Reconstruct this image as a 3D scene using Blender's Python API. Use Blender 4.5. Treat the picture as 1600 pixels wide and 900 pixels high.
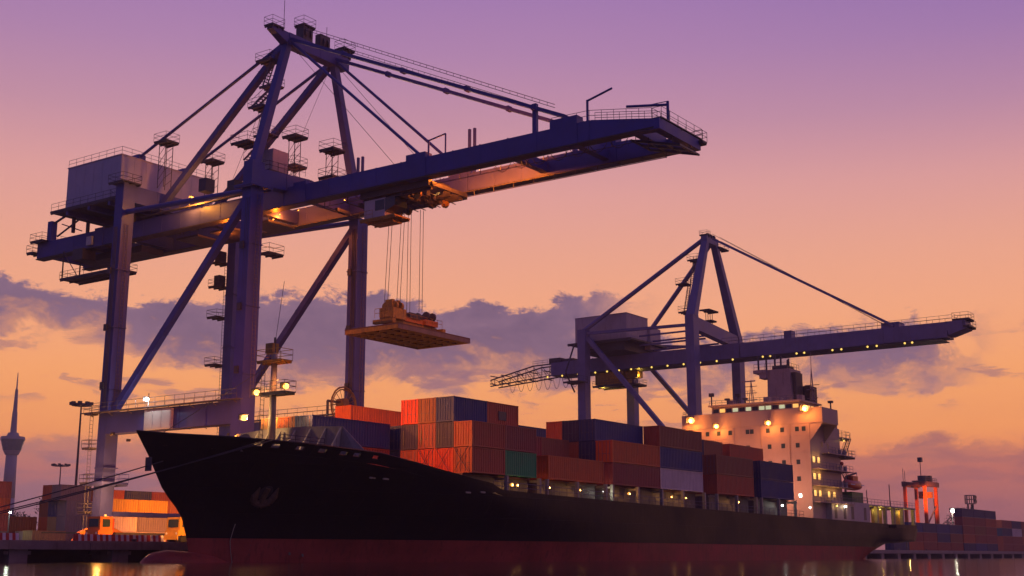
import bpy, bmesh, math, random
from mathutils import Vector, Matrix
R = math.radians
rnd = random.Random(7)
sc = bpy.context.scene
col = sc.collection
for o in list(bpy.data.objects): bpy.data.objects.remove(o)

# ------------------------------------------------------------------ camera
# world: X runs along the quay and the ship, Y landward, Z up; water at z = 0
PITCH, AZ = R(11.775), R(35.323)
cd = bpy.data.cameras.new('camera'); cam = bpy.data.objects.new('camera', cd); col.objects.link(cam)
cam.location = (0, 0, 0.6)
cam.rotation_euler = (R(90) + PITCH, 0, AZ - R(90))
cd.sensor_width = 36; cd.lens = 36 * 2010 / 1600
cd.clip_start = 0.1; cd.clip_end = 20000
sc.camera = cam

# ------------------------------------------------------------------ sky
FWD = (math.cos(AZ), math.sin(AZ)); RGT = (math.sin(AZ), -math.cos(AZ))
w = bpy.data.worlds.new('World'); sc.world = w; w.use_nodes = True
nt = w.node_tree; N = nt.nodes; LK = nt.links; N.clear()
def lin(c):
    return tuple(((v/255)/12.92 if v/255 <= .04045 else ((v/255+.055)/1.055)**2.4) for v in c) + (1,)
class G:      # tiny node-maths helper
    def __init__(s, nt): s.nt = nt
    def n(s, t, **k):
        x = s.nt.nodes.new(t)
        for a, b in k.items(): setattr(x, a, b)
        return x
    def put(s, sock, v):
        if isinstance(v, (int, float)): sock.default_value = v
        elif isinstance(v, tuple): sock.default_value = v
        else: s.nt.links.new(v, sock)
    def m(s, op, a, b=0.0, c=0.0, clamp=False):
        x = s.n('ShaderNodeMath', operation=op, use_clamp=clamp)
        s.put(x.inputs[0], a); s.put(x.inputs[1], b); s.put(x.inputs[2], c); return x.outputs[0]
    def ss(s, v, a, b):       # smoothstep
        x = s.n('ShaderNodeMapRange', interpolation_type='SMOOTHSTEP'); s.put(x.inputs[0], v)
        x.inputs[1].default_value = a; x.inputs[2].default_value = b; return x.outputs[0]
    def mix(s, f, a, b, mode='MIX'):
        x = s.n('ShaderNodeMixRGB', blend_type=mode); s.put(x.inputs[0], f); s.put(x.inputs[1], a); s.put(x.inputs[2], b); return x.outputs[0]
    def ramp(s, f, pts, interp='LINEAR'):
        x = s.n('ShaderNodeValToRGB'); e = x.color_ramp.elements; x.color_ramp.interpolation = interp
        while len(e) < len(pts): e.new(0.5)
        for i, (p, c) in enumerate(pts): e[i].position = p; e[i].color = c
        s.put(x.inputs[0], f); return x.outputs[0]
    def noise(s, vec, scale, detail=5, rough=.5, dist=0.0):
        x = s.n('ShaderNodeTexNoise'); s.put(x.inputs['Vector'], vec); x.inputs['Scale'].default_value = scale
        x.inputs['Detail'].default_value = detail; x.inputs['Roughness'].default_value = rough
        x.inputs['Distortion'].default_value = dist; return x.outputs['Fac']
    def comb(s, a, b, c):
        x = s.n('ShaderNodeCombineXYZ'); s.put(x.inputs[0], a); s.put(x.inputs[1], b); s.put(x.inputs[2], c); return x.outputs[0]
    def sep(s, v):
        x = s.n('ShaderNodeSeparateXYZ'); s.put(x.inputs[0], v); return x.outputs
g = G(nt)
tc = g.n('ShaderNodeTexCoord'); dx, dy, dz = g.sep(tc.outputs['Generated'])
elev = g.m('MULTIPLY', g.m('ARCSINE', dz), 180 / math.pi)                # degrees above the horizon
side = g.m('ADD', g.m('MULTIPLY', dx, RGT[0]), g.m('MULTIPLY', dy, RGT[1]))   # + to the right of the river view
front = g.m('ADD', g.m('MULTIPLY', dx, FWD[0]), g.m('MULTIPLY', dy, FWD[1]))
el01 = g.m('DIVIDE', elev, 90.0, clamp=True)
def E_(d): return d / 90
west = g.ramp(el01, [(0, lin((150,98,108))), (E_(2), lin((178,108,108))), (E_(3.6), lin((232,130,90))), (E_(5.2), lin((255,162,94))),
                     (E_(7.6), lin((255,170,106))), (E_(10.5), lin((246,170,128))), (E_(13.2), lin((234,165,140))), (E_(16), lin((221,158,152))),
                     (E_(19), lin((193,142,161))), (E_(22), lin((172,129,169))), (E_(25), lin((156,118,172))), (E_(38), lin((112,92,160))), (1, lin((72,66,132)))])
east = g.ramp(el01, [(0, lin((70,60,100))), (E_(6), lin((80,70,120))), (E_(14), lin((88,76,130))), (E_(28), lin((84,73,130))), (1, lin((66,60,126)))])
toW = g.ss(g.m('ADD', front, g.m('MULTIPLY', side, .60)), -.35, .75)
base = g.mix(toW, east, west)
# the upper right of the view turns bluer, away from where the sun went down
blue = g.m('MULTIPLY', g.ss(side, -.02, .50), g.ss(elev, 12.0, 27.0))
base = g.mix(g.m('MULTIPLY', blue, .42), base, lin((104,84,168)))
# clouds: noise laid on the sky dome, flattened towards the horizon
v1 = g.comb(dx, dy, g.m('MULTIPLY', dz, 1.7))
v2 = g.comb(dx, dy, g.m('MULTIPLY', dz, 4.5))
nA = g.noise(v1, 8.0, 9, .62, .2); nC = g.noise(v1, 38.0, 9, .68, .3); nD = g.noise(v1, 14.0, 8, .60, .5)
nR = g.noise(v2, 15.0, 7, .58, .5); nB = g.noise(v2, 6.0, 7, .55, .3)
wob = g.m('ADD', g.m('MULTIPLY', g.m('SUBTRACT', nA, .5), 3.6), g.m('MULTIPLY', g.m('SUBTRACT', nC, .5), 2.6))
e2 = g.m('ADD', elev, wob)
# long bank across the left and middle of the view; its foot is higher at the far left
top = g.ss(e2, 11.4, 11.05)
foot = g.m('SUBTRACT', g.m('ADD', elev, g.m('MULTIPLY', g.m('SUBTRACT', nD, .5), 5.0)), g.m('MULTIPLY', g.ss(side, -.22, -.32), 1.7))
bank = g.m('MULTIPLY', top, g.ss(foot, 7.1, 7.7))
right = g.m('MULTIPLY', g.m('MULTIPLY', g.ss(e2, 9.9, 9.3), g.ss(side, .36, .30)), g.ss(nD, .42, .52))
bank = g.m('MULTIPLY', bank, g.m('MAXIMUM', g.ss(g.m('ADD', side, g.m('MULTIPLY', wob, .02)), .12, .04), right))
# broken streaks below it
streak = g.m('MULTIPLY', g.m('MULTIPLY', g.ss(e2, 9.4, 8.4), g.ss(e2, 5.4, 7.0)), g.ss(nR, .52, .60))
# dull lumpy bank over the horizon
low = g.ss(g.m('ADD', g.m('ADD', elev, g.m('MULTIPLY', wob, .6)), g.m('MULTIPLY', nB, 2.0)), 5.9, 5.3)
lowm = g.m('MULTIPLY', low, g.m('ADD', .66, g.m('MULTIPLY', g.ss(nR, .42, .6), .34)))
cloudcol = g.ramp(g.m('ADD', g.m('MULTIPLY', nC, .5), g.m('MULTIPLY', nD, .5)), [(.36, lin((92,80,116))), (.64, lin((130,104,132)))])
gold = g.m('MULTIPLY', g.ss(g.m('ADD', foot, g.m('MULTIPLY', g.m('SUBTRACT', nC, .5), 5.0)), 9.0, 7.2), .95)
lit = g.mix(g.m('MULTIPLY', gold, .55), cloudcol, lin((255,170,112)))
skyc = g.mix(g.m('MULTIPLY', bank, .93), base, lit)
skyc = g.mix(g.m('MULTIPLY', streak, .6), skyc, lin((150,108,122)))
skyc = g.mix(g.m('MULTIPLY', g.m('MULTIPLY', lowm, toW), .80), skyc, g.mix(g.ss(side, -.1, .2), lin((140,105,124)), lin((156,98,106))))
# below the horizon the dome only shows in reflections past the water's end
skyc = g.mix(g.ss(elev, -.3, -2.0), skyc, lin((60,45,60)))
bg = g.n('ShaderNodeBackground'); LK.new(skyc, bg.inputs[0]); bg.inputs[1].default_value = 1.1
wo = g.n('ShaderNodeOutputWorld'); LK.new(bg.outputs[0], wo.inputs[0])

# ------------------------------------------------------------------ sun (just gone down behind the yard: broad, weak, warm)
sl = bpy.data.lights.new('sun', 'SUN'); sun = bpy.data.objects.new('sun', sl); col.objects.link(sun)
sl.energy = 0.5; sl.angle = R(12); sl.color = (1, .55, .32)
sun.rotation_euler = (R(88), 0, AZ + R(10) + R(90)); sun.location = (0, 0, 200)
# ------------------------------------------------------------------ exposure
sc.view_settings.view_transform = 'Standard'; sc.view_settings.look = 'None'
sc.view_settings.exposure = 0; sc.view_settings.gamma = 1
sc.render.engine = 'CYCLES'
sc.render.resolution_x = 1024; sc.render.resolution_y = 576

# ------------------------------------------------------------------ materials
MATS = {}
def mat(name, c, rough=.5, var=.25, scale=.8, metal=0.0, dirt=0.0, dirtcol=(.10,.05,.03,1), bump=0.0, spec=None, streak=True):
    if name in MATS: return MATS[name]
    m = bpy.data.materials.new(name); m.use_nodes = True; q = G(m.node_tree)
    b = m.node_tree.nodes['Principled BSDF']
    t = q.n('ShaderNodeTexCoord').outputs['Object']
    c = tuple(c[:3]) + (1,)
    n1 = q.noise(t, scale, 6, .6)
    dark = tuple(v*(1-var) for v in c[:3]) + (1,); lite = tuple(min(1, v*(1+var)) for v in c[:3]) + (1,)
    cc = q.ramp(n1, [(.3, dark), (.7, lite)])
    if dirt:
        x, y, z = q.sep(t)
        vec = q.comb(q.m('MULTIPLY', x, 2.2), q.m('MULTIPLY', y, 2.2), q.m('MULTIPLY', z, .25 if streak else 2.2))
        n2 = q.noise(vec, 1.1, 6, .65)
        cc = q.mix(q.m('MULTIPLY', q.ss(n2, .52, .70), dirt), cc, dirtcol)
    m.node_tree.links.new(cc, b.inputs['Base Color'])
    b.inputs['Metallic'].default_value = metal
    rr = q.ramp(n1, [(.3, (rough*.8,)*3+(1,)), (.7, (min(1, rough*1.2),)*3+(1,))]); m.node_tree.links.new(rr, b.inputs['Roughness'])
    if spec is not None: b.inputs['Specular IOR Level'].default_value = spec
    if bump:
        bp = q.n('ShaderNodeBump'); bp.inputs['Strength'].default_value = bump; bp.inputs['Distance'].default_value = .05
        m.node_tree.links.new(q.noise(t, scale*6, 5, .6), bp.inputs['Height']); m.node_tree.links.new(bp.outputs[0], b.inputs['Normal'])
    MATS[name] = m; return m
def emis(name, c, s):
    if name in MATS: return MATS[name]
    m = bpy.data.materials.new(name); m.use_nodes = True; b = m.node_tree.nodes['Principled BSDF']
    b.inputs['Base Color'].default_value = (.8,.8,.8,1)
    b.inputs['Emission Color'].default_value = tuple(c) + (1,); b.inputs['Emission Strength'].default_value = s
    MATS[name] = m; return m
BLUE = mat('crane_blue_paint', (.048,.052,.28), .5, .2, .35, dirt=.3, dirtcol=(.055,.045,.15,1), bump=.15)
BLUE2 = mat('hazed_blue_paint', (.16,.14,.30), .5, .18, .35, dirt=.4, dirtcol=(.14,.09,.09,1))  # paler, greyer blue than the near crane, distance haze put into the colour
STEEL = mat('dark_steel', (.05,.045,.06), .5, .3, 1.5)
GALV = mat('galvanised_rail', (.12,.10,.14), .5, .3, 2)
ROPE = mat('wire_rope', (.07,.06,.06), .7, .2, 3)
HOUSEW = mat('white_house_panel', (.50,.46,.52), .55, .08, .6, dirt=.25, dirtcol=(.25,.2,.2,1))
HOUSE2 = mat('dull_house_panel', (.44,.37,.39), .6, .12, .6, dirt=.4, dirtcol=(.14,.1,.1,1))
GLASS = mat('dark_cab_glass', (.03,.05,.06), .12, .1, 1)
YEL = mat('safety_yellow', (.36,.19,.02), .55, .35, 2.5, dirt=.75, dirtcol=(.08,.05,.03,1))
HULLB = mat('hull_black_paint', (.009,.008,.008), .5, .35, .15, dirt=.35, dirtcol=(.032,.018,.012,1), spec=.16)
def plates(m, strength=.5):
    q = G(m.node_tree); nt_ = m.node_tree; b = nt_.nodes['Principled BSDF']
    x, y, z = q.sep(q.n('ShaderNodeTexCoord').outputs['Object'])
    br = q.n('ShaderNodeTexBrick'); q.put(br.inputs['Vector'], q.comb(x, z, 0.0)); br.inputs['Scale'].default_value = 1.0
    br.inputs['Brick Width'].default_value = 8.0; br.inputs['Row Height'].default_value = 2.3; br.inputs['Mortar Size'].default_value = .05; br.inputs['Mortar Smooth'].default_value = .6
    dn = q.noise(q.comb(x, y, z), .55, 3, .5)
    h = q.m('ADD', q.m('MULTIPLY', br.outputs['Fac'], .03), q.m('MULTIPLY', dn, .10))
    bp = q.n('ShaderNodeBump'); bp.inputs['Strength'].default_value = strength; bp.inputs['Distance'].default_value = 1.0
    nt_.links.new(h, bp.inputs['Height']); nt_.links.new(bp.outputs[0], b.inputs['Normal'])
plates(HULLB)
HULLR = mat('hull_red_antifouling', (.34,.062,.045), .6, .3, .25, dirt=.6, dirtcol=(.12,.035,.03,1), spec=.25)
plates(HULLR, .3)
DECKG = mat('deck_paint', (.16,.08,.06), .7, .3, .6)
COAM = mat('coaming_grey', (.13,.12,.11), .6, .3, .6, dirt=.5)
POSTM = mat('lashing_post_paint', (.36,.32,.24), .6, .2, 1, dirt=.5, dirtcol=(.15,.08,.04,1))
SUPER = mat('superstructure_warm_tint', (.44,.30,.25), .55, .06, .4, dirt=.28, dirtcol=(.36,.2,.13,1))  # white paint, the sodium lamps' warm tint put into the colour
SUPERW = mat('white_deckhouse', (.45,.38,.37), .55, .08, .5, dirt=.3, dirtcol=(.34,.2,.13,1))
FUNN = mat('funnel_paint', (.42,.28,.26), .55, .15, .5, dirt=.5)
FUNND = mat('funnel_dark_panel', (.07,.05,.05), .6, .2, .5)
LIFEB = mat('lifeboat_orange', (.55,.07,.015), .4, .15, 1.2)
GREENP = mat('green_paint', (.05,.18,.06), .5, .2, 1)
RUST = mat('rusty_anchor', (.12,.075,.035), .8, .4, 3)
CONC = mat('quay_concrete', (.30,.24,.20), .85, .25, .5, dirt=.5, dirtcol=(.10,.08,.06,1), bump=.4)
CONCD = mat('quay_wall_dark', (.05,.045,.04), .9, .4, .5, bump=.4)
ASPH = mat('yard_asphalt', (.06,.055,.055), .9, .3, .3, bump=.3)
TYRE = mat('tyre_rubber', (.02,.02,.02), .8, .2, 3)
ORANGE = mat('orange_machine_paint', (.60,.17,.02), .5, .15, 1)
WHITEP = mat('white_barrier_paint', (.75,.72,.68), .6, .1, 2)
REDP = mat('red_barrier_paint', (.50,.04,.03), .6, .1, 2)
TOWC = mat('tower_concrete', (.26,.25,.30), .7, .12, .05)
TOWG = mat('tower_pod_glass', (.05,.13,.15), .25, .2, .2)
BARK = mat('tree_bark', (.06,.045,.035), .9, .3, 2)
LEAF = mat('tree_leaves', (.05,.065,.04), .7, .4, .5)
E_SOD = emis('sodium_lamp', (1, .36, .05), 6)
E_SODW = emis('warm_lamp', (1, .36, .04), 2.0)
E_YEL = emis('yellow_lamp', (1, .62, .10), 1.5)
E_WHT = emis('white_lamp', (1, .98, .82), 28)
E_WIN = emis('lit_window', (.85, 1, .50), .5)
E_WINY = emis('lit_doorway', (1, .50, .06), 1.1)
CC = {'red': (.60,.045,.018), 'orange': (.64,.125,.022), 'brown': (.28,.085,.038), 'maroon': (.32,.055,.042), 'rust': (.48,.088,.032),
      'blue': (.03,.048,.17), 'navy': (.025,.032,.11), 'purple': (.045,.03,.085), 'green': (.015,.30,.10), 'white': (.64,.53,.48),
      'grey': (.24,.19,.22), 'tan': (.40,.27,.12), 'yellow': (.55,.30,.04), 'pinkgrey': (.26,.17,.18)}
CM = {k: mat('container_paint_' + k, v, .55, .12, .5, dirt=.30, dirtcol=tuple(x*.45+.012 for x in v)+(1,)) for k, v in CC.items()}

# ------------------------------------------------------------------ mesh builder
def rootof(o):
    while o.parent: o = o.parent
    return o
class MB:
    def __init__(s): s.v = []; s.f = []
    def add(s, vs, fs):
        k = len(s.v); s.v += [tuple(v) for v in vs]; s.f += [tuple(i + k for i in f) for f in fs]; return s
    def box(s, x0, x1, y0, y1, z0, z1):
        return s.add([(x0,y0,z0),(x1,y0,z0),(x1,y1,z0),(x0,y1,z0),(x0,y0,z1),(x1,y0,z1),(x1,y1,z1),(x0,y1,z1)],
                     [(0,3,2,1),(4,5,6,7),(0,1,5,4),(1,2,6,5),(2,3,7,6),(3,0,4,7)])
    def beam(s, a, b, w, h, w2=None, h2=None, up=(0,0,1)):      # w sideways, h along 'up'
        a = Vector(a); b = Vector(b); d = (b - a).normalized(); u = Vector(up)
        if abs(d.dot(u)) > .98: u = Vector((0,1,0))
        r = d.cross(u).normalized(); u = r.cross(d)
        w2 = w if w2 is None else w2; h2 = h if h2 is None else h2
        vs = [p + r*(sx*ww/2) + u*(sz*hh/2) for p, ww, hh in ((a,w,h),(b,w2,h2)) for sx, sz in ((-1,-1),(1,-1),(1,1),(-1,1))]
        return s.add(vs, [(0,1,2,3),(7,6,5,4),(0,4,5,1),(1,5,6,2),(2,6,7,3),(3,7,4,0)])
    def tube(s, a, b, r, r2=None, n=8):
        a = Vector(a); b = Vector(b); d = (b - a).normalized(); u = Vector((0,0,1)) if abs(d.z) < .95 else Vector((0,1,0))
        p = d.cross(u).normalized(); q = p.cross(d); r2 = r if r2 is None else r2
        vs = [c + (p*math.cos(2*math.pi*i/n) + q*math.sin(2*math.pi*i/n))*rr for c, rr in ((a,r),(b,r2)) for i in range(n)]
        fs = [(i,(i+1)%n,n+(i+1)%n,n+i) for i in range(n)] + [tuple(range(n))[::-1], tuple(range(n,2*n))]
        return s.add(vs, fs)
    def path(s, pts, r, n=5):
        for a, b in zip(pts, pts[1:]): s.tube(a, b, r, n=n)
        return s
    def ball(s, c, r, n=8, m=5, sz=1):
        vs = [(c[0], c[1], c[2]-r*sz)]; fs = []
        for j in range(1, m):
            t = math.pi*j/m - math.pi/2
            for i in range(n):
                a = 2*math.pi*i/n; vs.append((c[0]+r*math.cos(t)*math.cos(a), c[1]+r*math.cos(t)*math.sin(a), c[2]+r*sz*math.sin(t)))
        vs.append((c[0], c[1], c[2]+r*sz)); L = len(vs)-1
        for i in range(n):
            fs.append((0, 1+(i+1)%n, 1+i)); fs.append((L, L-n+i, L-n+(i+1)%n))
        for j in range(m-2):
            for i in range(n): fs.append((1+j*n+i, 1+j*n+(i+1)%n, 1+(j+1)*n+(i+1)%n, 1+(j+1)*n+i))
        return s.add(vs, fs)
    def rail(s, pts, h=1.1, step=1.8, r=.032, mid=True):
        for a, b in zip(pts, pts[1:]):
            a = Vector(a); b = Vector(b); L = (b-a).length; k = max(1, round(L/step))
            for i in range(k+1):
                p = a.lerp(b, i/k); s.tube(p, p + Vector((0,0,h)), r, n=4)
            for hh in ((h, h*.5) if mid else (h,)):
                s.tube(a + Vector((0,0,hh)), b + Vector((0,0,hh)), r, n=4)
        return s
    def platform(s, x0, x1, y0, y1, z, th=.18, rail=True, h=1.1):
        s.box(x0, x1, y0, y1, z-th, z)
        for x in (x0+.15, (x0+x1)/2, x1-.15): s.box(x-.06, x+.06, y0+.02, y1-.02, z-th-.2, z-th-.002)
        if rail: s.rail([(x0,y0,z),(x1,y0,z),(x1,y1,z),(x0,y1,z),(x0,y0,z)], h)
        return s
    def stair(s, a, b, w=.8, side=(1,0,0)):
        a = Vector(a); b = Vector(b); sd = Vector(side)*w/2; k = max(3, round((b-a).length/.45))
        for q in (-1, 1):
            s.beam(a+sd*q, b+sd*q, .06, .25)
            s.tube(a+sd*q+Vector((0,0,1)), b+sd*q+Vector((0,0,1)), .035, n=4)
            for i in range(0, k+1, 3):
                p = a.lerp(b, i/k)+sd*q; s.tube(p, p+Vector((0,0,1)), .03, n=4)
        for i in range(k):
            p = a.lerp(b, (i+.5)/k); s.beam(p-sd, p+sd, .25, .04)
        return s
    def ladder(s, a, b, w=.5, side=(1,0,0)):
        a = Vector(a); b = Vector(b); sd = Vector(side)*w/2; k = max(3, round((b-a).length/.5))
        for q in (-1, 1): s.tube(a+sd*q, b+sd*q, .04, n=4)
        for i in range(k+1):
            p = a.lerp(b, i/k); s.tube(p-sd, p+sd, .025, n=4)
        return s
    def build(s, name, m, parent=None, smooth=False):
        off = rootof(parent).location if parent else Vector((0,0,0))
        me = bpy.data.meshes.new(name); me.from_pydata([(v[0]-off.x, v[1]-off.y, v[2]-off.z) for v in s.v], [], s.f)
        me.materials.append(m); o = bpy.data.objects.new(name, me); col.objects.link(o)
        if parent: o.parent = parent
        if smooth:
            for p in me.polygons: p.use_smooth = True
        return o
def tag(o, label=None, cat=None, group=None, kind=None):
    if label: o['label'] = label
    if cat: o['category'] = cat
    if group: o['group'] = group
    if kind: o['kind'] = kind
    return o
def thing(name, label, cat, loc=(0,0,0), group=None, rz=0):
    o = bpy.data.objects.new(name, None); col.objects.link(o); o.location = loc; o.rotation_euler.z = rz
    return tag(o, label, cat, group)
def light(loc, power, c=(1,.56,.2), r=.25, parent=None):
    l = bpy.data.lights.new('lamp_light', 'POINT'); l.energy = power; l.color = c; l.shadow_soft_size = r
    o = bpy.data.objects.new('lamp_light', l); col.objects.link(o)
    if parent:
        o.parent = parent; o.location = Vector(loc) - rootof(parent).location
    else: o.location = loc
    return o
def spot(loc, target, power, angle=110, c=(1,.56,.2), r=.25, parent=None, blend=.6):
    l = bpy.data.lights.new('lamp_light', 'SPOT'); l.energy = power; l.color = c; l.shadow_soft_size = r; l.spot_size = R(angle); l.spot_blend = blend
    o = bpy.data.objects.new('lamp_light', l); col.objects.link(o)
    d = Vector(target) - Vector(loc); o.rotation_euler = d.to_track_quat('-Z', 'Y').to_euler()
    if parent:
        o.parent = parent; o.location = Vector(loc) - rootof(parent).location
    else: o.location = loc
    return o
def lampfix(parent, p, m=None, r=.22, arm=None, flip=False):
    """a lamp: dark housing part with its bulb as sub-part"""
    hb = MB().box(p[0]-r*1.3, p[0]+r*1.3, p[1]-r*.4, p[1]+r*1.5, p[2]+r*.9, p[2]+r*1.3)
    hb.box(p[0]-r*1.3, p[0]+r*1.3, p[1]+r*1.1, p[1]+r*1.5, p[2]-r*.8, p[2]+r*.897)
    if flip: hb.box(p[0]-r*2.2, p[0]+r*2.2, p[1]-r*2.2, p[1]-r*1.4, p[2]-r*2.2, p[2]+r*1.3).box(p[0]-r*2.2, p[0]-r*1.4, p[1]-r*1.4+.001, p[1]+r*1.5, p[2]-r*2.2, p[2]+r*1.3)
    if arm: hb.tube((p[0], p[1]+r*1.2, p[2]+r), arm, .05, n=5)
    h = hb.build('lamp', STEEL, parent)
    MB().ball(p, r, 8, 6).build('bulb', m or E_SOD, h, True)
    return h

# ================================================================== water and ground
def water_mat():
    m = bpy.data.materials.new('river_water'); m.use_nodes = True; q = G(m.node_tree); b = m.node_tree.nodes['Principled BSDF']
    b.inputs['Base Color'].default_value = (.018,.014,.016,1); b.inputs['Roughness'].default_value = .07; b.inputs['IOR'].default_value = 1.333
    b.inputs['Specular IOR Level'].default_value = .6
    t = q.n('ShaderNodeTexCoord').outputs['Object']
    n1 = q.noise(t, .55, 5, .55, .3); n2 = q.noise(t, 2.6, 4, .5, .2)
    h = q.m('ADD', n1, q.m('MULTIPLY', n2, .25))
    bp = q.n('ShaderNodeBump'); bp.inputs['Strength'].default_value = .25; bp.inputs['Distance'].default_value = .05
    m.node_tree.links.new(h, bp.inputs['Height']); m.node_tree.links.new(bp.outputs[0], b.inputs['Normal'])
    return m
WAT = water_mat()
tag(MB().add([(-1240,-1240,0),(1240,-1240,0),(1240,116.5,0),(-1240,116.5,0)], [(0,1,2,3)]).build('river_water', WAT), kind='structure')
tag(MB().add([(-1240,112.6,1.86),(1240,112.6,1.86),(1240,1240,1.86),(-1240,1240,1.86)], [(0,1,2,3)]).build('yard_ground', ASPH), kind='structure')
# quay: concrete edge beam, open underside with piers, dark wall behind
qb = MB()
for i in range(-6, 60):
    qb.box(i*12+.03, i*12+11.97, 112.0, 113.4, 1.25, 1.92)
tag(qb.build('quay_edge', CONC), kind='structure')
tag(MB().box(-70, 720, 112.25, 112.6, 1.92, 2.12).build('quay_kerb', CONC), kind='structure')
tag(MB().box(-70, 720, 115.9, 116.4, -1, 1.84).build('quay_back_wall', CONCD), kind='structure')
pr = MB()
for i in range(-3, 60):
    x = 15 + i*12.0; pr.box(x, x+2.0, 112.3, 115.8, -1, 1.245); pr.box(x-.5, x+2.5, 112.5, 115.7, .75, 1.1)
tag(pr.build('quay_pier', CONC), kind='structure')
# crane rails
for y in (118, 144):
    tag(MB().box(-60, 600, y-.06, y+.06, 1.864, 1.98).build('crane_rail', STEEL), kind='structure')

# ================================================================== containers
def corr(mb, x0, x1, z0, z1, y, dep, pitch, axis='x', sgn=-1):
    """corrugated sheet between x0 and x1 (or along y when axis is 'y')"""
    n = max(2, int(round((x1-x0)/pitch))); p = (x1-x0)/n; pts = []
    for i in range(n):
        a = x0 + i*p
        for t, d in ((0, 0), (.34, 0), (.5, dep), (.84, dep)): pts.append((a+t*p, y - sgn*d))
    pts.append((x1, y))
    vs = []
    for (u, v) in pts:
        for z in (z0, z1): vs.append((u, v, z) if axis == 'x' else (v, u, z))
    mb.add(vs, [(2*i, 2*i+2, 2*i+3, 2*i+1) for i in range(len(pts)-1)])
def make_container(L, doors):
    W, H = 2.44, 2.74
    parts = {}
    f = MB(); h = L/2; k = W/2
    for sx in (-1, 1):
        for sy in (-1, 1):
            x = sx*(h-.09); y = sy*(k-.09); f.box(x-.09, x+.09, y-.09, y+.09, 0, H)
            for z in (-.0, H-.0):        # corner castings, a little proud
                zz = z + (.06 if z < 1 else -.06); f.box(x-.10, x+.10, y-.10, y+.10, zz-.075, zz+.065)
    for sy in (-1, 1):
        y = sy*(k-.05); f.box(-h+.18, h-.18, y-.05, y+.05, .01, .17); f.box(-h+.18, h-.18, y-.05, y+.05, H-.10, H-.01)
    for sx in (-1, 1):
        x = sx*(h-.05); f.box(x-.05, x+.05, -k+.18, k-.18, .012, .17); f.box(x-.05, x+.05, -k+.18, k-.18, H-.12, H-.012)
    parts['frame'] = f
    s = MB(); corr(s, -h+.18, h-.18, .17, H-.1, -k+.03, .055, .42, 'x', -1); parts['side_panel'] = s
    s = MB(); corr(s, -h+.18, h-.18, .17, H-.1, k-.03, .055, .42, 'x', 1); parts['side_panel.'] = s
    parts['roof_panel'] = MB().box(-h+.11, h-.11, -k+.11, k-.11, H-.06, H-.03)
    if doors:
        d = MB(); d.box(-h+.05, -h+.12, -k+.19, -.015, .18, H-.13)
        for z in (.55, 1.2, 1.85): d.box(-h+.035, -h+.048, -k+.25, -.08, z, z+.3)
        parts['door'] = d
        d = MB(); d.box(-h+.05, -h+.12, .015, k-.19, .18, H-.13)
        for z in (.55, 1.2, 1.85): d.box(-h+.035, -h+.048, .08, k-.25, z, z+.3)
        parts['door.'] = d
    else:
        s = MB(); corr(s, -k+.18, k-.18, .17, H-.12, -h+.03, .05, .33, 'y', -1); parts['end_panel'] = s
    s = MB(); corr(s, -k+.18, k-.18, .17, H-.12, h-.03, .05, .33, 'y', 1); parts['end_panel.'] = s
    meshes = {}
    for nme, mb in parts.items():
        me = bpy.data.meshes.new(nme.strip('.')); me.from_pydata(mb.v, [], mb.f); me.materials.append(CM['red']); meshes[nme] = me
    if doors:
        r_ = MB()
        for y in (-.82, -.30): r_.tube((-h+.02, y, .12), (-h+.02, y, H-.08), .03, n=5); r_.box(-h+.0, -h+.035, y-.02, y+.25, 1.05, 1.1)
        me = bpy.data.meshes.new('lock_rod'); me.from_pydata(r_.v, [], r_.f); me.materials.append(GALV); meshes['*door'] = me
        r2 = MB()
        for y in (.30, .82): r2.tube((-h+.02, y, .12), (-h+.02, y, H-.08), .03, n=5); r2.box(-h+.0, -h+.035, y-.25, y+.02, 1.05, 1.1)
        me = bpy.data.meshes.new('lock_rod'); me.from_pydata(r2.v, [], r2.f); me.materials.append(GALV); meshes['*door.'] = me
    return meshes
CT = {(L, d): make_container(L, d) for L in (12.19, 6.06) for d in (True, False)}
def simple_container(L):      # for the far yards: one mesh, frame and corrugation joined
    f = MB(); h = L/2; k = 1.22; H = 2.6
    corr(f, -h+.15, h-.15, .14, H-.1, -k+.04, .06, .5, 'x', -1); corr(f, -h+.15, h-.15, .14, H-.1, k-.04, .06, .5, 'x', 1)
    corr(f, -k+.15, k-.15, .14, H-.1, -h+.04, .06, .4, 'y', -1); corr(f, -k+.15, k-.15, .14, H-.1, h-.04, .06, .4, 'y', 1)
    for sx in (-1, 1):
        for sy in (-1, 1): f.box(sx*h-.15*(sx>0), sx*h+.15*(sx<0), sy*k-.15*(sy>0), sy*k+.15*(sy<0), 0, H)
    for sy in (-1, 1): f.box(-h+.15, h-.15, sy*k-.1*(sy>0), sy*k+.1*(sy<0), 0, .15); f.box(-h+.15, h-.15, sy*k-.1*(sy>0), sy*k+.1*(sy<0), H-.11, H-.01)
    for sx in (-1, 1): f.box(sx*h-.1*(sx>0), sx*h+.1*(sx<0), -k+.15, k-.15, 0, .15); f.box(sx*h-.1*(sx>0), sx*h+.1*(sx<0), -k+.15, k-.15, H-.11, H-.01)
    f.box(-h+.1, h-.1, -k+.1, k-.1, H-.08, H-.04)
    me = bpy.data.meshes.new('container'); me.from_pydata(f.v, [], f.f); me.materials.append(CM['red']); return me
ST = {12.19: simple_container(12.19), 6.06: simple_container(6.06)}
def setmat(o, c):
    o.material_slots[0].link = 'OBJECT'; o.material_slots[0].material = CM[c]
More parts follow.
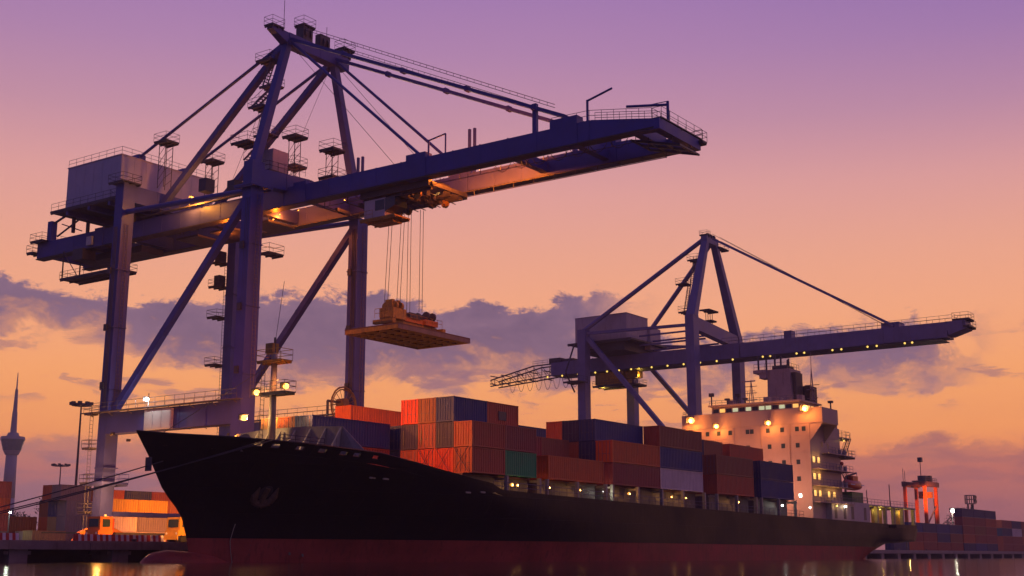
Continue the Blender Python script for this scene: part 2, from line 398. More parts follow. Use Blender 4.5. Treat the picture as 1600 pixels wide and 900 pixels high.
CNAME = {'red': 'bright red', 'orange': 'orange-red', 'brown': 'brown', 'maroon': 'maroon', 'rust': 'rust-red', 'blue': 'blue', 'navy': 'navy blue', 'purple': 'dull purple',
         'green': 'green', 'white': 'pale grey', 'grey': 'grey', 'tan': 'tan', 'yellow': 'yellow', 'pinkgrey': 'pinkish grey'}
def container(x0, y0, z, L, c, label, group, doors=False, rot=False, endc=None):
    t = thing('shipping_container', label, 'container', (x0+L/2, y0+1.22, z), group, math.pi if rot else 0)
    ms = CT[(L, doors)]
    for k, me in ms.items():
        if k.startswith('*'): continue
        o = bpy.data.objects.new(me.name, me); col.objects.link(o); o.parent = t; setmat(o, c)
        if '*'+k in ms:
            r_ = bpy.data.objects.new('lock_rod', ms['*'+k]); col.objects.link(r_); r_.parent = o
    return t
def yard_container(x, y, z, L, c, label, group, rz=0):
    o = bpy.data.objects.new('yard_container', ST[L]); col.objects.link(o); o.location = (x, y, z); o.rotation_euler.z = rz
    setmat(o, c); return tag(o, label, 'container', group)

# ================================================================== the ship
SY, HB = 95.3, 12.9          # centreline and half breadth
def interp(x, xs, ys):
    if x <= xs[0]: return ys[0]
    for a, b, c, d in zip(xs, xs[1:], ys, ys[1:]):
        if x <= b: return c + (d-c)*(x-a)/(b-a)
    return ys[-1]
def stemX(z): return interp(z, [-2, 0, 2.35, 4.5, 5.3, 6.8, 9.6, 11.8], [82.9, 82.6, 82.0, 81.2, 80.2, 78.8, 77.1, 75.5])
TX = [75.5, 78, 82, 88, 96, 101, 104, 110, 112.6, 114.4, 125, 147, 186, 240, 258]
TZ = [11.75, 11.5, 11.33, 10.98, 10.46, 9.75, 9.32, 8.55, 8.3, 7.66, 7.45, 7.12, 6.75, 6.4, 6.5]
def topZ(X): return interp(X, TX, TZ)
def halfB(X, z):
    L = interp(z, [-2, 0, 3, 6, 9, 12], [66, 62, 54, 42, 33, 27]); p = interp(z, [-2, 3, 7, 12], [1.55, 1.7, 2.0, 2.35])
    u = max(0, min(1, (X - stemX(z))/L)); b = HB*(1-(1-u)**p)
    # the run aft
    xe = interp(z, [-2, 0, 1.5, 3.0, 4.5, 8], [240, 248, 256, 266, 285, 300])
    if X > 205:
        v = max(0, min(1, (X-205)/(xe-205))); b = min(b, HB*(1-v**2.6))
    if z > 3.2 and X > 240: b = max(b, 0) ; b = min(HB, max(b, HB - 1.6*((X-240)/18)**2 - (7-z)*.25*((X-240)/18)))
    return max(b, .02)
ship = thing('container_ship', 'large black hulled container ship with a red waterline, moored beneath the cranes', 'ship', (165, SY, 0))
XS = [0, .35, .8, 1.4, 2.2, 3.2, 4.5, 6, 8, 10, 12.5, 15.5, 19, 23, 27, 31, 34.6]
def hull_grid(zs_rel, zfun, name, m):
    """zs_rel in 0..1 rows between two heights; stations follow the raked stem"""
    vs = []; fs = []
    stations = [('b', s) for s in XS] + [('x', x) for x in (112.6, 114.4, 118, 125, 135, 147, 165, 186, 205, 215, 224, 232, 238, 243, 247, 251, 255, 258)]
    nr = len(zs_rel)
    for sd in (-1, 1):
        base = len(vs)
        for kind, s in stations:
            for r in zs_rel:
                if kind == 'b':
                    # solve for a point at distance s behind the stem at its own height
                    z = zfun(76 + s, r)
                    for _ in range(4):
                        X = stemX(z) + s*(112.6 - stemX(z) - 1.0)/(112.6 - 75.5) if s > 0 else stemX(z)
                        z = zfun(X, r)
                else: X = s; z = zfun(X, r)
                b = halfB(X, z) if not (kind == 'b' and s == 0) else 0.0
                vs.append((X, SY + sd*b, z))
        for i in range(len(stations)-1):
            for j in range(nr-1):
                a = base+i*nr+j; q = (a, a+nr, a+nr+1, a+1); fs.append(q if sd < 0 else q[::-1])
    # transom
    n = len(stations); a0 = (n-1)*nr; b0 = n*nr + (n-1)*nr
    for j in range(nr-1): fs.append((a0+j, b0+j, b0+j+1, a0+j+1))
    mb = MB(); mb.v = vs; mb.f = fs
    return mb.build(name, m, ship, True)
BT = 2.25
topside = hull_grid([i/9 for i in range(10)], lambda X, r: BT + (topZ(X)-1.05*(1 if X < 113 else .6)-BT)*r, 'topside', HULLB)
bottom = hull_grid([0, .3, .55, .8, 1], lambda X, r: -1.6 + (BT+1.6)*r, 'boot_topping', HULLR)
for o in (topside, bottom):
    sm = o.modifiers.new('s', 'EDGE_SPLIT') if False else None
# bulwark strip on top, with real openings towards the bow
def bulwark():
    vs = []; fs = []; zr = [0, .42, .74, 1.0]
    xs = [75.6 + i*.7 for i in range(int((257.5-75.6)/.7))]
    holes = {round((X-75.6)/.7) for X in (83.7, 85.4, 87.3, 89.5, 91.7, 93.4, 95.2)}
    for sd in (-1, 1):
        base = len(vs)
        for X in xs:
            h = 1.05*(1 if X < 113 else .6); t = topZ(X)
            for r in zr:
                z = t - h + h*r; b = halfB(X, z) if X > stemX(z)+.05 else 0.0
                vs.append((max(X, stemX(z)), SY+sd*b, z))
        for i in range(len(xs)-1):
            for j in range(3):
                if j == 1 and i in holes: continue
                a = base+i*4+j; q = (a, a+4, a+5, a+1); fs.append(q if sd < 0 else q[::-1])
    mb = MB(); mb.v = vs; mb.f = fs; o = mb.build('bulwark', HULLB, ship)
    md = o.modifiers.new('t', 'SOLIDIFY'); md.thickness = .18; md.offset = -1
bulwark()
# decks
def deck_poly(xs, zf, name, m, dz=0):
    vs = []; fs = []
    for X in xs:
        z = zf(X)+dz; b = halfB(X, z)-.12
        vs += [(X, SY-b, z), (X, SY+b, z)]
    for i in range(len(xs)-1): fs.append((2*i, 2*i+2, 2*i+3, 2*i+1))
    mb = MB(); mb.v = vs; mb.f = fs; return mb.build(name, m, ship)
deck_poly([76.6+i*2 for i in range(18)] + [112.5], lambda X: topZ(X)-1.1, 'forecastle_deck', DECKG)
deck_poly([112.5+i*5 for i in range(29)] + [257.9], lambda X: topZ(max(X,114.5))-.66, 'main_deck', DECKG)
# bulbous bow
bb = MB(); rings = [(76.9,.05,.25),(77.3,.7,.32),(78.2,1.25,.42),(79.6,1.55,.40),(81.4,1.65,.25),(84,1.7,.0),(88,1.6,-.4)]
for (x, r, zc) in rings:
    for i in range(12):
        a = 2*math.pi*i/12; bb.v.append((x, SY+r*.95*math.cos(a), zc - .75 + r*.85*math.sin(a)))
for k in range(len(rings)-1):
    for i in range(12): bb.f.append((k*12+i, k*12+(i+1)%12, (k+1)*12+(i+1)%12, (k+1)*12+i))
bb.f.append(tuple(range(12)))
for v in range(len(bb.v)): x, y, z = bb.v[v]; bb.v[v] = (x, y, z+.18)
bb.build('bulbous_bow', HULLR, ship, True)
# rubbing strake / knuckle lines
for zz, m in ((BT+.03, HULLB),):
    kn = MB()
    for i in range(60):
        X = 86+i*2.6; X2 = X+2.6; kn.beam((X, SY-halfB(X, zz)-.01, zz), (X2, SY-halfB(X2, zz)-.01, zz), .03, .06)
    kn.build('waterline_weld', m, ship)
# anchor on the port bow; its pocket's shade is a painted dark disc
AX = 87.3
AY = SY-halfB(AX, 6.0)
def hp(x, z, out=.15): return (AX+x, SY-halfB(AX+x, z)-out, z)      # a point standing off the plating
an = MB()
an.tube(hp(0, 6.9, .1), hp(0, 5.6, .35), .26, n=8)
an.path([hp(-.85, 6.2, .3), hp(-.72, 5.65, .36), hp(0, 5.35, .42), hp(.72, 5.65, .36), hp(.85, 6.2, .3)], .34, 8)
for s_ in (-1, 1): an.tube(hp(s_*.85, 6.1, .3), hp(s_*.80, 6.95, .2), .34, .06, 8)
anchor = an.build('anchor', RUST, ship)
pk = MB()
for i in range(18):
    a, b_ = 2*math.pi*i/18, 2*math.pi*(i+1)/18
    k0 = len(pk.v); pk.v += [hp(0, 6.5, .09), hp(.62*math.cos(a), 6.5+.62*math.sin(a), .07), hp(.62*math.cos(b_), 6.5+.62*math.sin(b_), .07)]; pk.f.append((k0, k0+1, k0+2))
pk.build('hawse_shade', CONCD, ship)
# draught marks and hull fittings
for i in range(5):
    X = 88.1; z = .3+i*.42; y = SY-halfB(X, z)-.02; MB().box(X, X+.13, y-.01, y+.0, z, z+.16).build('draught_mark', COAM, ship)
for X, z in ((92.2, .85), (93.6, .7)):
    y = SY-halfB(X, z)-.03; MB().box(X-.14, X+.14, y-.02, y, z-.14, z+.14).build('hull_mark', COAM, ship)
for X, z in ((96.4, 8.15), (97.9, 8.1), (109.0, 7.15), (111.2, 7.25)):
    y = SY-halfB(X, z)-.05; b_ = MB(); b_.tube((X-.4, y, z), (X+.4, y, z), .10, n=6); b_.build('fairlead', POSTM, ship)
# forecastle: breakwater plates with ribs, rails, winches, foremast
fd = lambda X: topZ(X)-1.1
bw = MB(); bwr = MB()
BWX = 93.2
cols_ = [(SY-10.2, 1.3, 0), (SY-7.6, 3.7, 0), (SY-2.6, 3.9, 0), (SY+2.6, 3.9, 0), (SY+7.6, 3.7, 0), (SY+10.2, 1.3, 0)]
for (y0, h0, _), (y1, h1, _) in zip(cols_, cols_[1:]):
    z = fd(BWX); xa = BWX + abs(y0-SY)*.12; xb = BWX + abs(y1-SY)*.12
    bw.add([(xa,y0,z),(xb,y1,z),(xb+.5,y1,z+h1),(xa+.5,y0,z+h0),(xa+.1,y0,z),(xb+.1,y1,z),(xb+.6,y1,z+h1),(xa+.6,y0,z+h0)],
           [(0,3,2,1),(4,5,6,7),(3,7,6,2),(0,4,7,3),(1,2,6,5)])
bwo = bw.build('breakwater', mat('breakwater_paint',(.20,.17,.15),.6,.2,.8,dirt=.5), ship)
for i in range(9):
    y = SY-7.5+i*1.875; xa = BWX+abs(y-SY)*.12; z = fd(BWX); r_ = MB()
    r_.add([(xa-2.0,y-.09,z),(xa-.02,y-.09,z),(xa+.42,y-.09,z+3.6),(xa-2.0,y+.09,z),(xa-.02,y+.09,z),(xa+.42,y+.09,z+3.6)], [(0,1,2),(3,5,4),(0,2,5,3),(0,3,4,1)])
    r_.build('rib', POSTM, bwo)
rl = MB(); pts = []
for X in (77.2, 79, 82, 86, 90, 94, 98, 101):
    pts.append((X, SY-max(.1, halfB(X, topZ(X))-.25), topZ(X)))
MB().rail(pts[3:5], .7, 1.5).build('bow_rail', STEEL, ship)
for (X, y) in ((84, SY-4), (84, SY+3), (88.5, SY-5.5), (88.5, SY+4)):
    wn = MB(); z = fd(X); wn.tube((X, y-1, z+.9), (X, y+1, z+.9), .45, n=10); wn.tube((X, y-1.3, z+.9), (X, y-1.1, z+.9), .8, n=12)
    wn.tube((X, y+1.1, z+.9), (X, y+1.3, z+.9), .8, n=12); wn.box(X-.7, X+.7, y-1.5, y+1.5, z, z+.35); wn.build('mooring_winch', COAM, ship)
FM = (92.4, SY)
z0 = fd(92.4)
fm = MB(); fm.tube((FM[0], FM[1], z0), (FM[0], FM[1], 21.0), .42, .30, 10)
mast = fm.build('foremast', POSTM, ship, True)
MB().platform(FM[0]-.9, FM[0]+.9, SY-1.7, SY+1.7, 20.2, .12).build('platform', YEL, mast)
MB().box(FM[0]-.45, FM[0]+.45, SY-.1, SY+.9, 20.95, 22.0).build('lamp_box', YEL, mast)
MB().platform(FM[0]-.8, FM[0]+.8, SY-2.4, SY+1.8, 16.9, .12).build('platform', STEEL, mast)
MB().ladder((FM[0]-.62, SY+.9, z0), (FM[0]-.62, SY+.9, 20.2)).build('ladder', STEEL, mast)
MB().tube((FM[0], SY, 21), (FM[0], SY, 22.6), .13, n=6).tube((FM[0]+.1, SY, 22.6), (FM[0]+.7, SY-.3, 28.6), .035, n=4).build('antenna', STEEL, mast)
MB().tube((FM[0], SY, 20), (78, SY, 11.4), .03, n=4).build('stay_wire', ROPE, mast)
for p in ((91.6, SY+1.55, 16.95), (91.9, SY-2.3, 17.35), (90.4, SY+1.9, 14.3)):
    lampfix(ship, p, E_SOD, .30)
light((90.9, SY+1.9, 14.2), 900, r=.3, parent=ship)
spot((93.2, SY-2.4, 17.4), (111, SY-7, 12.5), 14000, 95, (1,.30,.06), .3, ship)
spot((93.2, SY+1.8, 17.4), (111, SY+6, 14), 9000, 95, (1,.30,.06), .3, ship)
spot((90.9, SY-.6, 17.1), (86, SY-3, 10), 2500, 120, (1,.5,.15), .3, ship)
spot((91.8, SY+1.9, 16.8), (116, 126, 22), 48000, 80, (1,.22,.07), .3, ship, 1.0)
spot((91.7, SY+2.2, 17.8), (99, 123, 2), 95000, 32, (1,.36,.06), .3, ship, .8)  # added flood on the quay trucks, in place of an unseen quay lamp
light((91.6, SY-1.3, 18.0), 150, (1,.3,.05), .2, ship)
# cargo deck: hatch coamings, lashing posts, lamps between them
BAYS = {'first': (95.6, 12.4), 'second': (109.6, 12.4), 'third': (124.2, 12.4), 'fourth': (138.6, 12.4), 'fifth': (150.9, 12.2), 'sixth': (167.4, 13.0), 'seventh': (182.3, 12.4)}
for k, (bx, bl) in BAYS.items():
    y0 = SY-11.0 if bx > 105 else SY-9
    MB().box(bx, bx+bl, y0, 2*SY-y0, topZ(bx+6)-.65 if bx > 105 else fd(bx), 9.06).build('hatch_coaming', COAM, ship)
    MB().box(bx-.1, bx+bl+.1, y0-.25, 2*SY-y0+.25, 9.063, 9.28).build('hatch_cover', DECKG, ship)
post_x = [116.0, 122.4, 124.0, 130.4, 136.9, 138.5, 144.8, 151.1, 157, 163.3, 167.2, 173.6, 180.2, 182.1, 188.4, 194.8]
for X in post_x:
    z = topZ(X)-.66
    MB().box(X-.17, X+.17, SY-HB+.35, SY-HB+.75, z, 9.26).build('lashing_post', POSTM, ship)
    MB().box(X-.15, X+.15, SY-HB+.75, SY-11.05, 8.8, 9.05).build('post_bracket', POSTM, ship)
dr = MB(); dr.rail([(113, SY-HB+.15, 7.6), (147, SY-HB+.15, 7.12), (197, SY-HB+.15, 6.65)], .95, 1.6); dr.build('deck_rail', GALV, ship)
for X in (118.5, 127, 133, 141.5, 147.5, 154, 160, 170, 177, 185.5, 191.5): MB().box(X-.5, X+.5, SY-11.12, SY-11.02, 7.0, 8.9).build('access_door', STEEL, ship)
for X, wht in ((117.5,0),(118.6,0),(125.0,0),(131.6,0),(137.2,1),(143.2,0),(154.4,0),(158.5,0),(174.8,0),(190.6,1),(201.6,1)):
    lampfix(ship, (X, SY-12.0, 8.35), E_WHT if wht else E_SODW, (.13 if wht else .16+.04*math.sin(X*3)))
    light((X, SY-12.2, 8.3), 60 if not wht else 35, (1,.45,.1) if not wht else (.95,1,.85), .15, ship)
# lashing rods on the forward face
lr = MB()
for k in range(3):
    y = 83.1+2.5*k
    lr.tube((109.5, y+.2, 9.4), (109.5, y+2.2, 12.1), .035, n=4).tube((109.5, y+2.2, 9.4), (109.5, y+.2, 12.1), .035, n=4)
lr.build('lashing_rod', STEEL, ship)
# ================================================================== containers on deck
BX = {'first': 95.8, 'second': 109.75, 'third': 124.4, 'fourth': 138.8, 'fifth': 151.0, 'sixth': 167.6, 'seventh': 182.4}
TIER = {1: 9.3, 2: 12.1, 3: 14.9}; TN = {1: 'bottom', 2: 'middle', 3: 'top'}
ROWN = ['river-side row', 'second row in', 'third row in', 'fourth row in', 'fifth row in', 'sixth row in', 'seventh row in', 'eighth row in']
STK = [ # bay, row, tier, colour(s)
 ('first',4,1,'rust'),('first',4,2,'blue'),('first',5,1,'maroon'),('first',5,2,'brown'),('first',6,1,'navy'),('first',6,2,'tan'),('first',7,1,'brown'),
 ('second',0,1,('rust','green')),('second',1,1,'red'),('second',2,1,'red'),('second',3,1,'maroon'),('second',4,1,'navy'),('second',5,1,'brown'),('second',6,1,'maroon'),('second',7,1,'navy'),
 ('second',0,2,('rust','maroon')),('second',1,2,'purple'),('second',2,2,'maroon'),('second',3,2,'purple'),('second',4,2,'navy'),('second',5,2,'orange'),('second',6,2,'brown'),('second',7,2,'maroon'),
 ('second',1,3,('blue','rust')),('second',2,3,'brown'),('second',3,3,'red'),('second',7,3,'orange'),
 ('third',0,1,'orange'),('third',1,1,'maroon'),('third',2,1,'navy'),('third',3,1,'maroon'),('third',2,2,('maroon','brown')),('third',3,2,'navy'),
 ('fourth',0,1,'maroon'),('fourth',1,1,'brown'),('fourth',2,1,'navy'),('fourth',3,1,'maroon'),('fourth',6,1,'brown'),
 ('fourth',0,2,'orange'),('fourth',1,2,'navy'),('fourth',2,2,'brown'),('fourth',3,2,'maroon'),('fourth',6,2,'rust'),
 ('fourth',1,3,'blue'),('fourth',2,3,'purple'),('fourth',3,3,'rust'),('fourth',6,3,'blue'),
 ('fifth',0,1,'white'),('fifth',1,1,'brown'),('fifth',0,2,'blue'),('fifth',1,2,'maroon'),('fifth',0,3,'brown'),('fifth',2,1,'navy'),('fifth',2,2,'rust'),
 ('sixth',0,1,'rust'),('sixth',0,2,'brown'),('sixth',1,1,'maroon'),('sixth',1,2,'brown'),('sixth',2,1,'navy'),('sixth',2,2,'maroon'),('sixth',2,3,('purple','brown')),
 ('seventh',0,1,'blue'),('seventh',0,2,'navy'),('seventh',1,1,'brown'),('seventh',1,2,'maroon'),('seventh',2,1,'navy'),('seventh',2,2,'brown'),('seventh',2,3,'rust')]
GRP = 'shipping containers stacked on the ship'
for i, (bay, r, t, c) in enumerate(STK):
    y = 83 + 2.5*r; x = BX[bay]; z = TIER[t]; doors = (i*7+r) % 3 != 0
    if isinstance(c, tuple):
        for j, cj in enumerate(c):
            container(x + j*6.13, y, z, 6.06, cj, 'short %s container, %s half, %s tier, %s bay from the bow, %s' % (CNAME[cj], ('forward', 'after')[j], TN[t], bay, ROWN[r]), GRP, doors)
    else:
        k = container(x, y, z, 12.19, c, 'long %s container, %s tier, %s bay from the bow, %s' % (CNAME[c], TN[t], bay, ROWN[r]), GRP, doors)
# the dark panel on two of the red boxes
def find(bay, r, t, half=None):
    for o in col.objects:
        if o.get('category') == 'container' and (' %s bay' % bay) in o['label'] and ROWN[r] in o['label'] and TN[t]+' tier' in o['label'] and (half is None or half in o['label']): return o
k = find('second', 1, 3, 'after'); MB().box(118.0, 119.5, 85.465, 85.49, 15.7, 16.7).build('company_panel', STEEL, k)
for r_, t_, xx in ((1,2,0),(2,2,0),(3,2,0)):
    k = find('second', r_, t_); y = 83+2.5*r_
    MB().box(109.70, 109.715, y+1.92, y+2.04, 12.6, 14.2).build('label_strip', COAM, k)

# ================================================================== superstructure
SX0, SX1, HY0, HY1 = 206.0, 219.5, 84.6, 106.2
house = MB().box(SX0, SX1, HY0, HY1, 6.2, 22.6).build('superstructure', SUPER, ship)
for z in (9.4, 12.2, 15.0, 17.8, 20.6):
    MB().box(SX0-.04, SX1+.05, HY0-.05, HY1+.05, z, z+.07).build('deck_line', SUPER, house)
# bridge deck with wings, wheelhouse, monkey island
wing = MB(); wing.box(SX0-.03, 213, 82.2, 108.6, 22.62, 25.2)
wg = wing.build('bridge_wing', SUPER, ship)
for s, y in ((1, HY0), (-1, HY1)):
    ye = y - s*2.4
    for X in (SX0+.2, 212.4):
        b = MB(); b.add([(X-.1,y,22.6),(X-.1,ye,22.6),(X-.1,y,19.6),(X+.1,y,22.6),(X+.1,ye,22.6),(X+.1,y,19.6)], [(0,1,2),(3,5,4),(1,4,5,2),(0,3,4,1)])
        b.build('bracket', SUPER, wg)
wh = MB().box(206.6, 215, 86.4, 102.9, 25.2, 26.5).build('wheelhouse', SUPER, ship)
MB().box(206.1, 215.6, 86.0, 103.4, 26.5, 26.75).build('wheelhouse_roof', SUPER, wh)
yy = 88.5
for i in range(13):
    y0 = 86.6 + i*1.25; y1 = y0+.98
    MB().box(206.53, 206.585, y0, y1, 25.42, 26.05).build('window', E_WIN if i in (2,4,5,7,9) else (E_WINY if i in (0,11) else GLASS), wh)
MB().box(206.5, 206.58, 86.5, 102.8, 26.1, 26.2).build('window_frame', SUPER, wh)
for X in (208, 209.8, 211.6): MB().box(X, X+1.2, 86.32, 86.39, 25.42, 26.05).build('window', E_WINY, wh)
MB().rail([(SX0+.1,104.6,25.2),(SX0+.1,108.4,25.2),(212.8,108.4,25.2)],.6,1.2).rail([(206.3,86.2,26.75),(206.3,103.2,26.75)],.8,1.2).build('railing', GALV, wg)
for (X, y, h) in ((208,103.6,2.4),(208.4,98.6,2.0),(209,101,1.4),(208.5,97.3,1.2),(212,83,1.6)):
    b_ = MB(); zb = 26.75 if y > 88 else 25.2; b_.tube((X, y, zb), (X, y, zb+h), .12, n=6); b_.box(X-.3, X+.3, y-.4, y+.4, zb+h*.75, zb+h); b_.build('deck_aerial', STEEL, ship)
# port holes / windows on the front
def fwin(y, z, m=GLASS, s=.34):
    w_ = MB().box(SX0-.03, SX0-.005, y-s, y+s, z-s*1.15, z+s*1.15).build('window', m, house)
    MB().box(SX0-.05, SX0-.031, y-s-.08, y+s+.08, z+s*1.15, z+s*1.15+.08).box(SX0-.05, SX0-.031, y-s-.08, y+s+.08, z-s*1.15-.08, z-s*1.15).build('window_frame', SUPER, w_)
for z, ys in ((21.7, (85.6, 86.8, 89.5, 92.1, 95.1, 95.9, 99.2, 101.4, 103.6)), (18.95, (86.8, 89.4, 91.9, 95.9, 98.3, 99.2)), (16.15, (86.8, 89.4, 91.9, 95.9)), (13.35, (86.8,)), (10.6, ())):
    for y in ys: fwin(y, z)
fwin(86.7, 10.55, E_WHT, .2)
# aft end of the house (river side): stepped decks with lit doorways
side_z = (9.5, 12.3, 15.1, 17.9)
for j, z in enumerate(side_z):
    if j < 3:
        for X in (207.2, 209.3, 213.2, 215.6)[: (4 if j == 0 else 2)]:
            d = MB().box(X-.55, X+.55, HY0-.03, HY0-.005, z+1.0, z+1.95).build('window', E_WINY, house)
            MB().box(X-.68, X-.56, HY0-.09, HY0-.003, z+.9, z+2.05).box(X+.56, X+.68, HY0-.09, HY0-.003, z+.9, z+2.05).build('window_frame', SUPER, d)
            light((X, HY0-.9, z+2.0), 22, (1,.6,.15), .12, ship)
    x0 = SX0+.5 if j < 3 else 211
    MB().box(x0, SX1+2.5, HY0-1.3, HY0-.05, z-.12, z+.0).build('side_walkway', SUPER, house)
    MB().rail([(x0,HY0-1.25,z),(SX1+2.4,HY0-1.25,z)], 1.0, 1.5).build('railing', GALV, house)
for X in (211.2, 213.8): MB().box(X-.35, X+.35, HY0-.03, HY0-.005, 18.9, 19.7).build('window', GLASS, house)
tw = MB().box(219.5, 223.5, 86.2, 104, 6.2, 19.0).build('after_house', SUPER, ship)
MB().platform(219.6, 224.5, 83.8, 90, 17.9).platform(219.6, 223.4, 84.2, 90, 21.2).build('after_platform', POSTM, ship)
MB().stair((220, 84.2, 17.9), (223, 84.2, 21.1), .7, (0,1,0)).stair((223.5, 84.6, 12.3), (220.5, 84.6, 15.1), .7, (0,1,0)).build('stairway', STEEL, ship)
light((220.5, 84.4, 20.6), 60, (1,.62,.15), .12, ship); lampfix(ship, (220.5, 84.2, 20.6), E_YEL, .16)
MB().ball((217.6, 83.7, 16.4), .35, 8, 6).build('life_ring', REDP, house)
# floodlights under the wing and on its corners
for p, pw in (((205.2, 106.3, 24.2), 2600), ((205.0, 101.3, 22.9), 1500), ((205.0, 91.5, 22.9), 1500), ((205.1, 84.8, 25.0), 2600)):
    lampfix(ship, p, E_SOD, .55 if pw > 2000 else .40); light((p[0]-.7, p[1], p[2]-.2), pw*.32, (1,.30,.04), .3, ship); spot((p[0]-.5, p[1], p[2]-.1), (p[0]+1.0, p[1], 14), pw*.3, 165, (1,.30,.05), .3, ship)
light((202, 95, 21.5), 2600, (1,.50,.22), 1.0, ship) if False else None
spot((197.5, 95, 10.2), (206, 95, 17), 4200, 150, (1,.40,.24), .5, ship)  # unseen uplight added on deck to brighten the house front
spot((197.5, 87.5, 10.0), (206, 88, 15), 2200, 150, (1,.42,.22), .5, ship)  # second added uplight, towards the river side
# funnel, exhaust pipes and radar mast
fu = MB(); fu.add([(219.5,92.6,19),(225.5,92.6,19),(225.5,98.2,19),(219.5,98.2,19),(219.8,93.6,34.3),(225.0,93.6,34.3),(225.0,97.9,34.3),(219.8,97.9,34.3)],
   [(0,3,2,1),(4,5,6,7),(0,1,5,4),(1,2,6,5),(2,3,7,6),(3,0,4,7)])
fn = fu.build('funnel', FUNN, ship)
MB().box(220.5, 223.6, 92.7, 93.58, 27.8, 33.6).build('funnel_panel', FUNND, fn)
lf = MB().box(224.2, 227.5, 91.6, 94.8, 19, 31.4).build('funnel_casing', FUNND, ship)
MB().box(219.0, 222.0, 97.91, 100.4, 33.7, 34.3).box(219.2, 221.6, 97.91, 99.3, 32.7, 33.698).build('funnel_wing', FUNN, fn)
px = MB()
for (x, y, h) in ((220.6,100.4,36.3),(220.8,98.9,35.6),(221.5,97.5,36.6),(222.6,96.8,36.2),(223.4,95.6,35.8),(222.0,95.2,35.4)): px.tube((x,y-.4,34.3),(x,y-.4,h+.8),.18,n=6)
px.rail([(219.2,100.3,34.3),(219.2,93.8,34.3),(224.8,93.8,34.3)],1.1,1.1).box(220.4,223.8,94.4,97.2,34.3,35.0).rail([(220.5,97.6,36.2),(220.5,94.0,36.2)],.9,1.1); px.build('exhaust_pipe', STEEL, fn)
rm = MB()
for q in ((223.0,90.6),(224.6,90.6),(223.8,92.0)): rm.tube((q[0],q[1],22.6),(223.8,91.0,34.6),.12,.06,5)
for z in (24.5,26.5,28.5,30.5): rm.box(223.0,224.6,90.4,91.8,z,z+.1)
rm.tube((223.8,91.0,34.4),(223.8,91.0,37.6),.07,.03,5).tube((223.8,89.6,31.4),(223.8,92.4,31.4),.08,n=5).tube((223.8,89.9,29.0),(223.8,92.0,29.0),.08,n=5)
rm.build('radar_mast', FUNN, ship)
MB().box(221.6, 227.5, 88, 97, 19.0, 26.6).build('engine_casing', FUNN, ship)
MB().box(213.02, 219.4, 88, 104, 22.62, 25.6).build('chart_house', SUPER, ship)
sm_ = MB()
for q in ((211.6,97.4),(212.6,97.4),(212.1,98.3)): sm_.tube((q[0],q[1],26.75),(212.1,97.7,31.6),.09,.05,5)
for z in (28,29.2,30.4): sm_.tube((212.1,96.6,z),(212.1,98.8,z),.06,n=4)
sm_.rail([(211.2,96.6,28.6),(211.2,98.8,28.6)],.9,.8).tube((211.0,96.4,31.2),(211.0,99.0,31.2),.12,n=5); sm_.build('signal_mast', FUNN, ship)
for (x_, y_, h_) in ((210,100.6,1.1),(211,94.2,1.3),(209.4,91.2,.9),(213.5,89.0,1.6)): MB().box(x_-.6,x_+.6,y_-.5,y_+.5,26.75,26.75+h_).build('roof_vent', SUPER, ship)
for z in (12.3, 15.1, 17.9):
    for X in (216.8, 218.8): MB().box(X-.25, X+.25, HY0-1.25, HY0-.75, z, z+.9).build('deck_locker', SUPERW, ship)
for y in (88.2, 93.4, 98.6): MB().tube((SX0-.12,y,9.5),(SX0-.12,y,22.5),.06,n=5).build('drain_pipe', SUPER, ship)
# low white deckhouse aft, poop frames
dh = MB().box(211.8, 229.5, 83.6, 107, 6.2, 9.9).build('deckhouse', SUPERW, ship)
for X, m_ in ((213.5, E_WINY), (217.6, E_WINY), (221.3, STEEL), (227.4, STEEL)):
    MB().box(X-.55, X+.55, 83.55, 83.595, 6.9, 9.1).build('door', STEEL, dh)
    if m_ is not STEEL: lampfix(ship, (X, 83.4, 9.0), E_YEL if X < 215 else E_WHT, .17); light((X, 82.9, 8.9), 40, (1,.6,.2), .15, ship)
MB().rail([(212,83.7,9.9),(229.4,83.7,9.9),(229.4,92,9.9)],1,1.5).build('railing', GALV, dh)
pf = MB()
for X in (231.5, 236, 240.5, 245, 250, 256.5):
    pf.box(X, X+.6, 84.4, 85.0, 5.8, 9.6)
pf.box(231, 257.3, 84.2, 92, 9.603, 9.85)
pp = pf.build('poop_frame', POSTM, ship)
for a_, b_ in ((238,243.5),(250.8,256),(233,235)): MB().box(a_, b_, 86.2, 86.4, 6.0, 9.4).build('stores_door', YEL, ship)
MB().rail([(231,84.3,9.85),(257.2,84.3,9.85)],1.0,1.8).build('railing', GALV, pp)
MB().tube((253.5,88,9.85),(253.5,88,14.5),.1,n=5).tube((231.2,84.5,9.85),(231.2,84.5,12.4),.08,n=5).build('stern_pole', STEEL, ship)
for X in (234.5, 240.8, 247, 253.6): light((X, 85.6, 9.0), 90, (1,.66,.10), .15, ship); lampfix(ship, (X, 85.6, 9.25), E_YEL, .13)
MB().box(223, 228.5, 84.2, 86.2, 9.9, 11.8).build('stores_crate', GREENP, ship)
